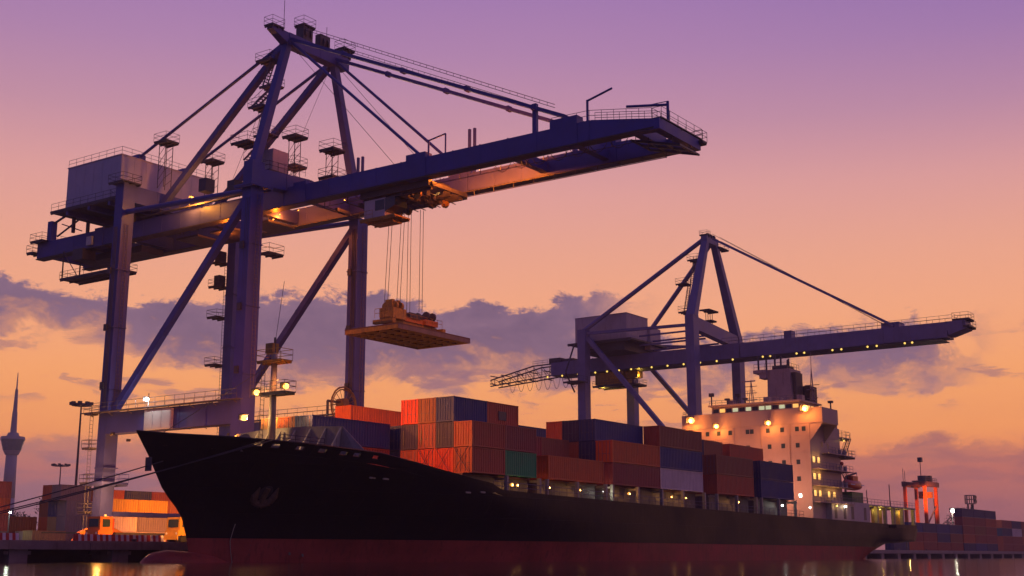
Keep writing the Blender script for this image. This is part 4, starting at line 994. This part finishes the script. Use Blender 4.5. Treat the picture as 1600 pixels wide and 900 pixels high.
# ================================================================== the far crane (single box boom)
c2 = thing('container_crane', 'farther hazy blue quay crane with a single box boom, over the stern half', 'crane', (240, 131, 1.98), 'quay gantry cranes')
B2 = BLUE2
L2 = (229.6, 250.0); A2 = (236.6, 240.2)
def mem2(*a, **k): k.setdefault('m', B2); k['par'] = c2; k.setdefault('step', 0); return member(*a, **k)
for i, X in enumerate(L2):
    mem2('leg', (X, WY, 5.4), (X+(-.4 if i==0 else 0), WY, 48.2 if i==0 else 45.5), 2.4, 1.9, w2=2.4, h2=1.9, up=(0,1,0))
    mem2('leg', (X, LY, 5.4), (X, LY, 47.8 if i==0 else 44.5), 2.1, 1.9, w2=2.1, h2=1.9, up=(0,1,0))
    mem2('portal_beam', (X, WY+.9, 17.9), (X, LY-.9, 17.9), 1.7, 2.4)
    mem2('diagonal_brace', (X, LY-1, 46), (X, WY+1, 18.8), .9, .9)
    mem2('upper_tie', (X, LY-1, 47), (X, WY+.9, 46.4 if i==0 else 44.4), .5, .6)
    mem2('mast_leg', (X+(-.4 if i==0 else 0), WY, 47.9 if i==0 else 45.4), (A2[i], WY, 65.6), 2.0, 1.5, w2=1.3, h2=1.1)
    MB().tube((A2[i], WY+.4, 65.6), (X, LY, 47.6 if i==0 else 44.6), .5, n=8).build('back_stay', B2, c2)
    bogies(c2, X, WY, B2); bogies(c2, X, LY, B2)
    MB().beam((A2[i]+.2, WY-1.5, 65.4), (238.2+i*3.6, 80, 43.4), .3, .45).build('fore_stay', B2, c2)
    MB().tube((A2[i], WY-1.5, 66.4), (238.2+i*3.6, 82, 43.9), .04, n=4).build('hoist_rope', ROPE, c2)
for Y in (WY, LY): mem2('sill_beam', (L2[0], Y, 6.1), (L2[1], Y, 6.1), 1.5, 1.5)
mem2('waterside_cross_beam', (L2[0]+.9, WY, 46.6), (L2[1]-.9, WY, 45.2), 1.6, 2.6)
mem2('landside_cross_beam', (L2[0]+1, LY, 45.2), (L2[1]-1, LY, 44.3), 1.5, 1.8)
mem2('mast_beam', (A2[0]-.9, WY, 65.4), (A2[1]+.9, WY, 65.4), 1.4, 1.5)
MB().platform(235.6,237.2,117.2,119,66.4,.12,True,.8).platform(240.8,245.0,116.8,118.6,64.6,.15,True,.9).build('apex_platform', STEEL, c2)
for x in (236.6,237.8,239.2): MB().tube((x-.15,117.6,66.2),(x+.15,117.6,66.2),.55,n=12).build('sheave', STEEL, c2)
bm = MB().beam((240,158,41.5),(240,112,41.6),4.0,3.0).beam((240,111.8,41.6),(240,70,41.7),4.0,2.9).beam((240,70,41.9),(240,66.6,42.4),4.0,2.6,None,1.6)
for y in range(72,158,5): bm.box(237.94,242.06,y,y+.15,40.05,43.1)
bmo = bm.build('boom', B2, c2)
MB().box(237.4,242.6,71,157,39.85,40.0).build('trolley_rail', STEEL, bmo)
MB().rail([(238.2,69,43.2),(238.2,116,43.2)],1.2,2.4).rail([(241.8,69,43.2),(241.8,116,43.2)],1.2,2.4).build('railing', GALV, bmo)
MB().box(238.4,241.6,79,82.5,43.1,44.2).box(239,241,101,102.6,43.1,44.8).build('anchor_block', B2, bmo)
MB().platform(238.2,241.8,66.0,69,43.6,.2).platform(237.8,242.0,65.8,67,42.2,.25).build('nose_platform', STEEL, c2)
# tail lattice with hanging cable loops
tl = MB()
for X in (238.4,241.6):
    tl.beam((X,157.8,42.8),(X,163,42.7),.25,.25).beam((X,163,42.7),(X,175,40.4),.25,.25).beam((X,157.8,40.2),(X,175,39.0),.25,.25)
    for k in range(8):
        y = 158.5+k*2.2; zt = 42.7 if y < 163 else 42.7-(y-163)*.2; tl.tube((X,y,40.1-(y-158)*.07),(X,y,zt),.08,n=4).tube((X,y,40.1-(y-158)*.07),(X,min(175,y+2.2),zt-.25),.07,n=4)
for y in (160,164,168,172,175): tl.beam((238.4,y,39.6),(241.6,y,39.6),.2,.2).beam((238.4,y,41.4),(241.6,y,41.4),.2,.2)
tl.rail([(238.2,159,42.8),(238.2,163,42.7)],1.0,1.2).rail([(238.2,158,40.3),(238.2,175,39.1)],1,1.5)
tl.build('tail_lattice', STEEL, c2)
lp = MB()
for k in range(9):
    y0 = 148+k*2.4; pts = [(237.6, y0+2.0*i/8, 39.6-2.6*(1-((i-4)/4)**2)) for i in range(9)]; lp.path(pts, .05, 4)
lp.build('festoon_cable', ROPE, c2)
MB().box(238,242,155.5,158.5,42.9,44.0).box(238.6,241.4,152.5,155.4,43,43.7).build('tail_machinery', STEEL, c2)
h2 = MB().box(232.6,241.8,135.2,148,45.8,51.1).build('machinery_house', HOUSE2, c2)
for i in range(5): MB().box(232.575,232.597,135.4+i*2.52,137.82+i*2.52,46,50.9).build('wall_panel', HOUSE2, h2)
for i in range(4): MB().box(232.8+i*2.25,234.95+i*2.25,135.175,135.197,46,50.9).build('wall_panel', HOUSE2, h2)
MB().box(232.5,241.9,135.1,148.1,51.1,51.22).build('roof', HOUSE2, h2)
MB().box(241.82,246.4,134.6,143,44.4,49.3).build('house_annex', HOUSE2, h2)
MB().platform(231.6,247.4,133.6,149.4,45.6,.35,False).box(233,245,136,147,43.4,45.2).build('house_floor', STEEL, c2)
for z in (46.6, 44.6): MB().beam((237,134.6,z),(237,119,z),.3,.35).beam((243,134.6,z-.3),(243,119,z-.3),.3,.35).build('house_tie', B2, c2)
MB().platform(233,235.4,121,123.5,56,.15).platform(234.8,237.6,119.2,121.6,61.2,.15).platform(231,233.4,119.4,122,49.6,.15).build('mast_landing', STEEL, c2)
MB().stair((232.4,121,49.8),(234.6,121,56),.6,(0,1,0)).stair((234.4,120.5,56),(236.4,120.5,61.2),.6,(0,1,0)).build('mast_stair', GALV, c2)
lm = MB()
for sx in (-.5,.5):
    for sy in (-.5,.5): lm.tube((243+sx,121+sy,47),(243+sx,121+sy,51.6),.08,n=4)
lm.platform(240.8,245.2,119.8,122.2,51.6,.15,False).platform(241.8,244.2,119.8,122.2,49.4,.15,False); lm.build('service_mast', STEEL, c2)
MB().platform(226,229.4,143,147,36.6,.2).beam((228.8,146,44.4),(225.6,146,38.6),.25,.25).beam((225.6,146,38.4),(229,146,34.6),.25,.25).build('leg_landing', STEEL, c2)
MB().box(239,243,140,147,37.2,39.8).box(240,242.4,137,139.9,38.4,39.8).build('driver_cab', YEL, c2)
MB().platform(238.4,243.4,136.6,147.4,37.0,.25,True,1).build('cab_floor', STEEL, c2)
for y in (158.5,154.6,150.4,146,143,140,137,132,128.2,124.4,120.6,116.8,113.2,106.6,105.0,99.4,97.8,92,90.2,85,83.2,77.8,76.4):
    lampfix(c2, (237.4,y,39.75), E_YEL, .2)
for y in (146, 141, 137): light((240.6,y,36.2+ (y<142)*2.6), 260, (1,.62,.08), .3, c2)
# ================================================================== the container yard on the left
YG = 'containers stacked in the yard beyond the near crane'
def cube(x, y, t, L, c, where, z0=1.9, grp=YG):
    TT = ('bottom', 'second', 'third', 'fourth', 'fifth')[t]
    yard_container(x+L/2, y+1.22, z0+t*2.62, L, c, '%s container, %s tier, %s' % (CNAME[c], TT, where), grp)
A_ = 'tall grey stack under the light masts'
for x, r, tiers in ((134.9, 0, ('grey','grey','grey')), (134.9, 1, ('tan','tan','blue')), (134.9, 2, ('brown','rust','brown')), (128.6, 3, ('maroon','brown'))):
    for t, c in enumerate(tiers): cube(x, 187+r*2.5, t, 6.06, c, A_ + (', front row', ', second row', ', third row', ', rear row')[r])
for x, r, c in ((133.6, 0, 'pinkgrey'), (133.6, 1, 'rust')): cube(x, 187+r*2.5, 3, 6.06, c, A_ + (', front row', ', second row')[r])
for t, c in enumerate(('grey','pinkgrey')): cube(141.4, 190, t, 6.06, c, 'low stack right of the tall grey one')
cube(124.6, 183, 0, 12.19, 'pinkgrey', 'long one in front of the tall grey stack')
for t, c in enumerate(('pinkgrey','maroon','rust','maroon')): cube(112.2, 187, t, 12.19, c, 'stack at the left edge beside the tower')
cube(122.6, 178, 0, 6.06, 'tan', 'alone between the left edge stack and the tall grey stack')
B_ = 'orange-lit row behind the near crane,'
for x, cs in ((134.0, ('white','white','yellow')), (140.2, ('white','grey','yellow')), (146.4, ('brown','tan','brown')), (152.6, ('white','orange','orange'))):
    for t, c in enumerate(cs): cube(x, 175, t, 6.06, c, B_ + ' %s' % {127.8:'at its left end',134.0:'second along',140.2:'third along',146.4:'fourth along',152.6:'at its right end'}[x])
for x, cs in ((146.8, ('maroon','maroon','brown','rust')), (153.0, ('navy','navy','blue','navy')), (159.2, ('maroon','navy','maroon','maroon')), (165.4, ('tan','tan','brown','tan')), (171.6, ('tan','tan','tan','tan'))):
    for t, c in enumerate(cs):
        if t < 2: continue
        cube(x, 195, t, 6.06, c, 'row behind the orange-lit one, %s' % {146.8:'left end',153.0:'second stack',159.2:'middle stack',165.4:'fourth stack',171.6:'right end'}[x], 1.9)
    for t in (0, 1): cube(x, 195, t, 6.06, cs[t], 'row behind the orange-lit one, %s' % {146.8:'left end',153.0:'second stack',159.2:'middle stack',165.4:'fourth stack',171.6:'right end'}[x], 1.9)
# ------------------------------------------------------------------ the yard on the right
RG = 'containers stacked in the yard at the right'
def cubeR(x, y, t, L, c, where): cube(x, y, t, L, c, where, 1.9, RG)
row1 = [(341,'navy','maroon','navy'),(353.4,'rust','maroon','blue'),(365.8,'maroon','maroon','navy'),(378.2,'maroon','navy','blue'),(390.6,'maroon','brown','navy')]
for i, r_ in enumerate(row1):
    for t, c in enumerate(r_[1:]):
        if i == 0 and t > 0: continue
        cubeR(r_[0], 118, t, 12.19, c, 'low row right of the stern, stack %s' % ('nearest the stern','second from the stern','third from the stern','fourth from the stern','farthest from the stern')[i])
for i, r_ in enumerate([(403.6,'navy','rust','maroon','maroon','navy'),(416,'blue','maroon','brown','maroon','navy'),(428.4,'navy','maroon','maroon','rust','navy')]):
    for t, c in enumerate(r_[1:]): cubeR(r_[0], 118, t, 12.19, c, 'tallest block under the floodlight rack, %s part' % ('left','middle','right')[i])
for i, r_ in enumerate([(447,'maroon','maroon','navy','maroon'),(459.4,'maroon','maroon','white','navy'),(471.8,'maroon','rust','brown','maroon'),(484.2,'navy','maroon','rust','navy')]):
    for t, c in enumerate(r_[1:]): cubeR(r_[0], 118, t, 12.19, c, 'block at the right edge of the yard, %s stack' % ('first','second','third','last')[i])

# ================================================================== light masts, tower, trees
def high_mast(X, Y, top, lab, group='high mast lights in the yard', head=1.9):
    o = thing('light_mast', lab, 'light mast', (X, Y, 1.86), group)
    MB().tube((X,Y,1.86),(X,Y,top-.6),.34,.16,8).build('pole', STEEL, o)
    h = MB()
    for i in range(12):
        a = 2*math.pi*i/12; b = 2*math.pi*(i+1)/12
        h.tube((X+head*math.cos(a),Y+head*math.sin(a),top-.8),(X+head*math.cos(b),Y+head*math.sin(b),top-.8),.09,n=4)
    for i in range(4): a = math.pi*i/2; h.tube((X,Y,top-.8),(X+head*math.cos(a),Y+head*math.sin(a),top-.8),.07,n=4)
    ho = h.build('head_ring', STEEL, o)
    for i in range(8):
        a = 2*math.pi*i/8; c, s = math.cos(a), math.sin(a); MB().box(X+head*c-.32,X+head*c+.32,Y+head*s-.32,Y+head*s+.32,top-.75,top-.1).build('lamp_head', STEEL, ho)
high_mast(161.3, 221, 31.2, 'tall thin light mast with a round head, rising behind the grey container stack')
high_mast(260, 364.8, 30.2, 'shorter light mast farther back, left of the tall one', head=2.6)
tw_ = thing('observation_tower', 'distant concrete tower with a round glazed pod and a long spire', 'tower', (536, 809, 1.86))
TXY = (536, 809)
MB().tube(TXY+(1.86,), TXY+(40,), 5.2, 4.3, 20).tube(TXY+(40,), TXY+(72,), 4.3, 3.7, 20).build('shaft', TOWC, tw_, True)
MB().tube(TXY+(70,), TXY+(73,), 4.4, 5.9, 20).tube(TXY+(80.6,), TXY+(82.6,), 8.4, 7.9, 20).tube(TXY+(82.6,), TXY+(85.4,), 4.6, 3.4, 16).build('pod_floor', TOWC, tw_)
MB().tube(TXY+(73,), TXY+(80.6,), 6.0, 8.1, 20).build('pod_glazing', TOWG, tw_)
MB().tube(TXY+(85.4,), TXY+(100,), 2.2, 1.7, 10).tube(TXY+(100,), TXY+(116,), 1.5, 1.0, 8).tube(TXY+(116,), TXY+(128,), .6, .25, 6).build('spire', TOWC, tw_)
MB().tube((TXY[0]-6,TXY[1]+1,40),(TXY[0]-6,TXY[1]+1,46),1.0,n=8).build('shaft_balcony', TOWC, tw_)
def tree(X, Y, h, wd, lab, seed, n=900):
    r = random.Random(seed); o = thing('broadleaf_tree', lab, 'tree', (X, Y, 1.86), 'trees beyond the yard')
    t = MB().tube((X,Y,1.8),(X+.1,Y,1.86+h*.55),.3,.14,7)
    cl = []
    for i in range(9):
        a = r.random()*6.28; z = 1.86+h*(.35+.6*r.random()); q = (X+math.cos(a)*wd*.36*r.random()*1.4, Y+math.sin(a)*wd*.36*r.random()*1.4, z)
        t.tube((X,Y,1.86+h*(.25+.25*r.random())), q, .11, .03, 5); cl.append((q, wd*(.17+.16*r.random())))
    t.build('trunk', BARK, o)
    c = MB()
    for i in range(n):
        (q, rr) = r.choice(cl); d = Vector((r.gauss(0,1), r.gauss(0,1), r.gauss(0,.9))).normalized()*rr*(r.random()**.4)
        p = Vector(q)+d; s = .22+.2*r.random(); u = Vector((r.gauss(0,1),r.gauss(0,1),r.gauss(0,1))).normalized(); v = u.cross(Vector((r.gauss(0,1),r.gauss(0,1),r.gauss(0,1)))).normalized()
        c.add([p-u*s, p+v*s*.6, p+u*s, p-v*s*.6], [(0,1,2,3)])
    c.build('crown', LEAF, o)
for i, (X, Y, h, wd, lab) in enumerate(((246,351,16.5,8,'tall bushy tree between the tower base and the grey container stack'),(252,350,13,7,'smaller tree just right of the bushy one by the tower base'),
     (238,352,11,7,'low dark tree at the foot of the distant tower'),(470,140,14,11,'dark tree in the gap between the two right hand container blocks'),(463,138,9.5,8,'small tree in front of the gap in the right hand yard'))): tree(X, Y, h, wd, lab, i)
tl_ = MB(); r2 = random.Random(3)
for i in range(900):
    X = -1100+i*2.6+r2.random()*2; X = min(X, 1225); Y = 1120+r2.random()*60; h = 5+5*r2.random()+4*math.sin(X*.01)**2; s = 3.5
    tl_.add([(X-s,Y,1.8),(X+s,Y+1,1.8),(X+s*.6,Y+1,1.8+h*.8),(X,Y,1.8+h),(X-s*.7,Y,1.8+h*.7)], [(0,1,2,3,4)])
tag(tl_.build('distant_treeline', LEAF), 'far dark line of trees along the horizon behind the yards', 'trees', kind='stuff')

# ------------------------------------------------------------------ right hand masts
lm_ = thing('lamp_post', 'lit lamp post with a glowing yellow-white lamp behind the right hand containers', 'lamp post', (440.8,132.2,1.86))
MB().tube((440.8,132.2,1.86),(440.8,132.2,15.6),.22,.14,7).box(440.2,441.4,131.5,132.9,15.6,15.95).build('pole', STEEL, lm_); lampfix(lm_, (440.6,131.6,15.5), E_WHT, .7); light((440,131,15), 3000, (1,.9,.6), .5, lm_)
fm_ = thing('floodlight_rack', 'dark floodlight rack on a braced mast above the tallest right hand container block', 'floodlight mast', (534,152.6,1.86))
MB().tube((534,151.6,1.86),(534,151.6,21),.35,n=6).tube((534,153.6,1.86),(534,153.6,21),.35,n=6).tube((535.5,152.6,1.86),(535.5,152.6,21),.35,n=6).build('mast', STEEL, fm_)
q = MB().rail([(533,151,21.4),(536.6,151,21.4),(536.6,154.4,21.4),(533,154.4,21.4),(533,151,21.4)],3.2,.9,.10).box(533,536.6,151,154.4,21.1,21.35).box(533,536.6,151,154.4,22.9,23.05); hq = q.build('rack', STEEL, fm_)
for i in range(3):
    for j in range(2): MB().box(533.1+i*1.2,534.0+i*1.2,150.6,150.9,21.7+j*1.6,22.8+j*1.6).build('floodlight', STEEL, hq)
for (X, Y, h, lab) in ((429,134,19,'bare grey pole left of the lit lamp post at the right'),(402,122,9,'thin pole beside the three-high container row')):
    tag(MB().tube((X,Y,1.86),(X,Y,h),.5 if h > 15 else .15,.4 if h > 15 else .1,8).build('steel_pole', STEEL), lab, 'pole')
# orange yard gantry
yg = thing('yard_gantry_crane', 'bright orange rubber-tyred gantry crane above the containers on the right', 'crane', (399.4, 129.5, 1.86))
X0, X1, Y0, Y1 = 396.0, 406.6, 126.5, 132.6
for X in (X0, X1):
    for Y in (Y0, Y1): MB().beam((X,Y,2.8),(X,Y,21.6),.9,.9,up=(0,1,0)).build('leg', mat('gantry_orange',(.70,.10,.01),.5,.15,1), yg); MB().tube((X-.9,Y-.3,2.6),(X-.9,Y+.3,2.6),.75,n=12).tube((X+.9,Y-.3,2.6),(X+.9,Y+.3,2.6),.75,n=12).build('wheel', TYRE, yg)
for Y in (Y0, Y1): MB().beam((X0-1.2,Y,22.3),(X1+2,Y,22.3),1.1,1.5).build('top_beam', mat('gantry_dark_red',(.20,.06,.05),.5), yg)
for X in (X0, X1): MB().beam((X,Y0,22.3),(X,Y1,22.3),.8,1.0).build('end_beam', mat('gantry_dark_red',(.20,.06,.05),.5), yg); MB().beam((X,Y0,3.6),(X,Y1,3.6),.9,1.0).build('sill_beam', ORANGE, yg)
MB().beam((X1,Y0,16),(X0,Y0,9.5),.35,.35).beam((X0,Y0,9.5),(X1,Y0,4.2),.35,.35).build('brace', mat('gantry_brace',(.25,.18,.17),.6), yg)
MB().box(397.6,399.6,126.6,129.0,23.1,24.8).box(402.2,404.2,126.6,129.0,23.1,25.0).box(398,404,128,131,23.06,23.4).build('trolley', STEEL, yg)
MB().box(397.6,399.6,127,129.0,17.9,20.0).build('operator_cab', ORANGE, yg); MB().box(402.4,404.0,126.6,128.4,18.2,20.0).build('hoist_house', ORANGE, yg)
MB().tube((401,129,23),(401,129,29.4),.12,n=5).box(400.3,401.7,128.4,129.6,29.2,30.6).build('beacon_mast', STEEL, yg)
MB().rail([(X0-1,Y0,23.05),(X1+1.8,Y0,23.05)],1.2,1.8,.07).tube((X0-1,Y1,22),(X0-1,Y1,27),.08,n=4).tube((X0+.6,Y1,22),(X0+.6,Y1,26.4),.08,n=4).build('railing', STEEL, yg)
spot((388,118,18),(402,130,18),26000,50,(1,.30,.04),.4,lm_)  # added spot with no fixture, brightens the orange gantry legs

# ================================================================== on the quay by the near crane
def barrier(X, Y, lab):
    o = thing('road_barrier', lab, 'barrier', (X, Y, 1.86), 'red and white barriers along the quay edge')
    n = 6
    for i in range(n):
        x = X+i*.36; me = MB(); me.add([(x,Y-.26,1.88),(x+.355,Y-.26,1.88),(x+.355,Y+.26,1.88),(x,Y+.26,1.88),(x,Y-.12,2.82),(x+.355,Y-.12,2.82),(x+.355,Y+.12,2.82),(x,Y+.12,2.82)],
          [(0,3,2,1),(4,5,6,7),(0,1,5,4),(1,2,6,5),(2,3,7,6),(3,0,4,7)]); me.build('stripe_block', WHITEP if i%2 else REDP, o)
for i, X in enumerate((83.6, 85.9, 88.2, 90.5, 92.8)):
    barrier(X, 114.2, 'red and white striped barrier near the crane leg, %s from the left' % ('first','second','third','fourth','fifth')[i])
for i, X in enumerate((72.6, 74.9)): barrier(X, 114.2, 'red and white striped barrier at the far left of the quay, %s one' % ('left','right')[i])
tag(MB().tube((80.0,114.6,2.9),(84.0,114.6,2.95),.05,n=5).build('guard_pipe', GREENP), 'thin green pipe lying level along the quay just left of the striped barriers', 'pipe')
def tractor(X, Y, lab, cargo=None, col_=ORANGE):
    o = thing('terminal_truck', lab, 'truck', (X, Y, 1.86), 'yard trucks on the quay')
    z = 1.9
    b = MB(); b.box(X,X+2.0,Y-1.15,Y+1.15,z+1.0,z+1.6); b.box(X+.25,X+1.95,Y-1.1,Y+1.1,z+1.6,z+3.1); b.box(X+2,X+5,Y-.5,Y+.5,z+.8,z+1.1); b.box(X-.1,X+.0,Y-1.15,Y+1.15,z+.55,z+1.05)
    body = b.build('cab', col_, o)
    MB().box(X+.215,X+.248,Y-.85,Y+.85,z+1.95,z+2.85).build('windscreen', GLASS, body)
    MB().box(X+.6,X+1.6,Y-1.13,Y-1.102,z+1.95,z+2.8).build('side_window', GLASS, body)
    for s in (-1,1): MB().tube((X-.03,Y+s*.85,z+1.25),(X+.0-.004,Y+s*.85,z+1.25),.14,n=10).build('headlight', WHITEP, body)
    for xx in (.9, 3.6, 4.5):
        for s in (-1,1): MB().tube((X+xx,Y+s*.85,z+.5),(X+xx,Y+s*1.18,z+.5),.5,n=16).build('wheel', TYRE, o)
    for s in (-1,1): MB().box(X+.25,X+1.55,Y+s*1.0-.2,Y+s*1.0+.2,z+1.02,z+1.12).build('fender', col_, o)
    c = MB(); c.box(X+3,X+15.4,Y-.4,Y+.4,z+1.1,z+1.35)
    for xx in (12.4,13.6): 
        for s in (-1,1): c.tube((X+xx,Y+s*.8,z+.5),(X+xx,Y+s*1.15,z+.5),.5,n=14)
    c.build('chassis', STEEL, o)
    MB().tube((X+1.5,Y-.3,z+3.1),(X+1.5,Y-.3,z+3.35),.12,n=8).build('beacon', E_WINY, body)
tractor(100.2, 119.0, 'orange terminal truck with a square cab, parked just left of the ship bow', col_=mat('truck_yellow',(.60,.30,.04),.5))
tractor(93.0, 124.0, 'second orange terminal truck, half hidden behind the striped barriers')
tractor(97.5, 129.5, 'third yard truck with a red cab, between the crane legs', col_=mat('truck_red',(.5,.07,.02),.5))
for i, (X, Y) in enumerate(((64.3,113.3),(90.2,113.0),(112,113),(330,113.0),(352,113.0))):
    b = MB(); b.tube((X,Y,1.9),(X,Y,2.35),.22,.18,10).tube((X-.3,Y,2.3),(X+.3,Y,2.3),.12,n=8); tag(b.build('bollard', STEEL), 'black mooring bollard on the quay edge, %s' % ('far left','by the striped barriers','behind the bow','right of the stern','farthest right')[i], 'bollard', 'mooring bollards')
# lights that the near crane throws on the quay and the yard behind it
for p, t, pw in (((112.5,143.4,16.0),(153,175,6),110000),((120,140,16.0),(157,176,7),90000),((106.5,139.0,16.2),(97,120,2),9000),((111,122,15.5),(103,124,2),9000)):
    lampfix(cr, p, E_SODW, .1, flip=True); spot((p[0],p[1],p[2]-.3), t, pw, 42 if pw > 50000 else 125, (1,.28,.025), .3, cr)
light((105.8,139.5,8.5), 6000, (1,.42,.08), .3, cr)  # added light with no fixture, brightens the landside bogies
# warm flood from the deck mast on the crane leg
dlp = thing('dock_light', 'small yellow dock light on the quay below the ship stern', 'light', (338,113.6,1.9)); MB().tube((338,113.6,1.9),(338,113.6,4.6),.1,n=6).build('pole', STEEL, dlp); lampfix(dlp, (338,113.4,4.8), E_YEL, .38); light((338,113,4.8), 200, (1,.6,.15), .2, dlp)
wl = thing('dock_light', 'white light on a short pole at the left edge of the quay yard', 'light', (121,182,1.9)); MB().tube((121,182,1.9),(121,182,7.4),.1,n=6).build('pole', STEEL, wl); lampfix(wl, (120.9,181.6,7.3), E_WHT, .17); light((120.4,180.8,7.2), 300, (.9,1,.8), .3, wl)

# ================================================================== evening haze over the harbour
hz = MB().box(-1250, 1250, -1250, 1250, -1.2, 135).build('haze', ASPH)
hm = bpy.data.materials.new('haze_air'); hm.use_nodes = True; n_ = hm.node_tree; n_.nodes.clear()
pv = n_.nodes.new('ShaderNodeVolumePrincipled'); om = n_.nodes.new('ShaderNodeOutputMaterial'); n_.links.new(pv.outputs[0], om.inputs['Volume'])
pv.inputs['Color'].default_value = (.95,.86,.86,1); pv.inputs['Density'].default_value = .00026; pv.inputs['Anisotropy'].default_value = .3
hz.data.materials.clear(); hz.data.materials.append(hm); tag(hz, kind='stuff')
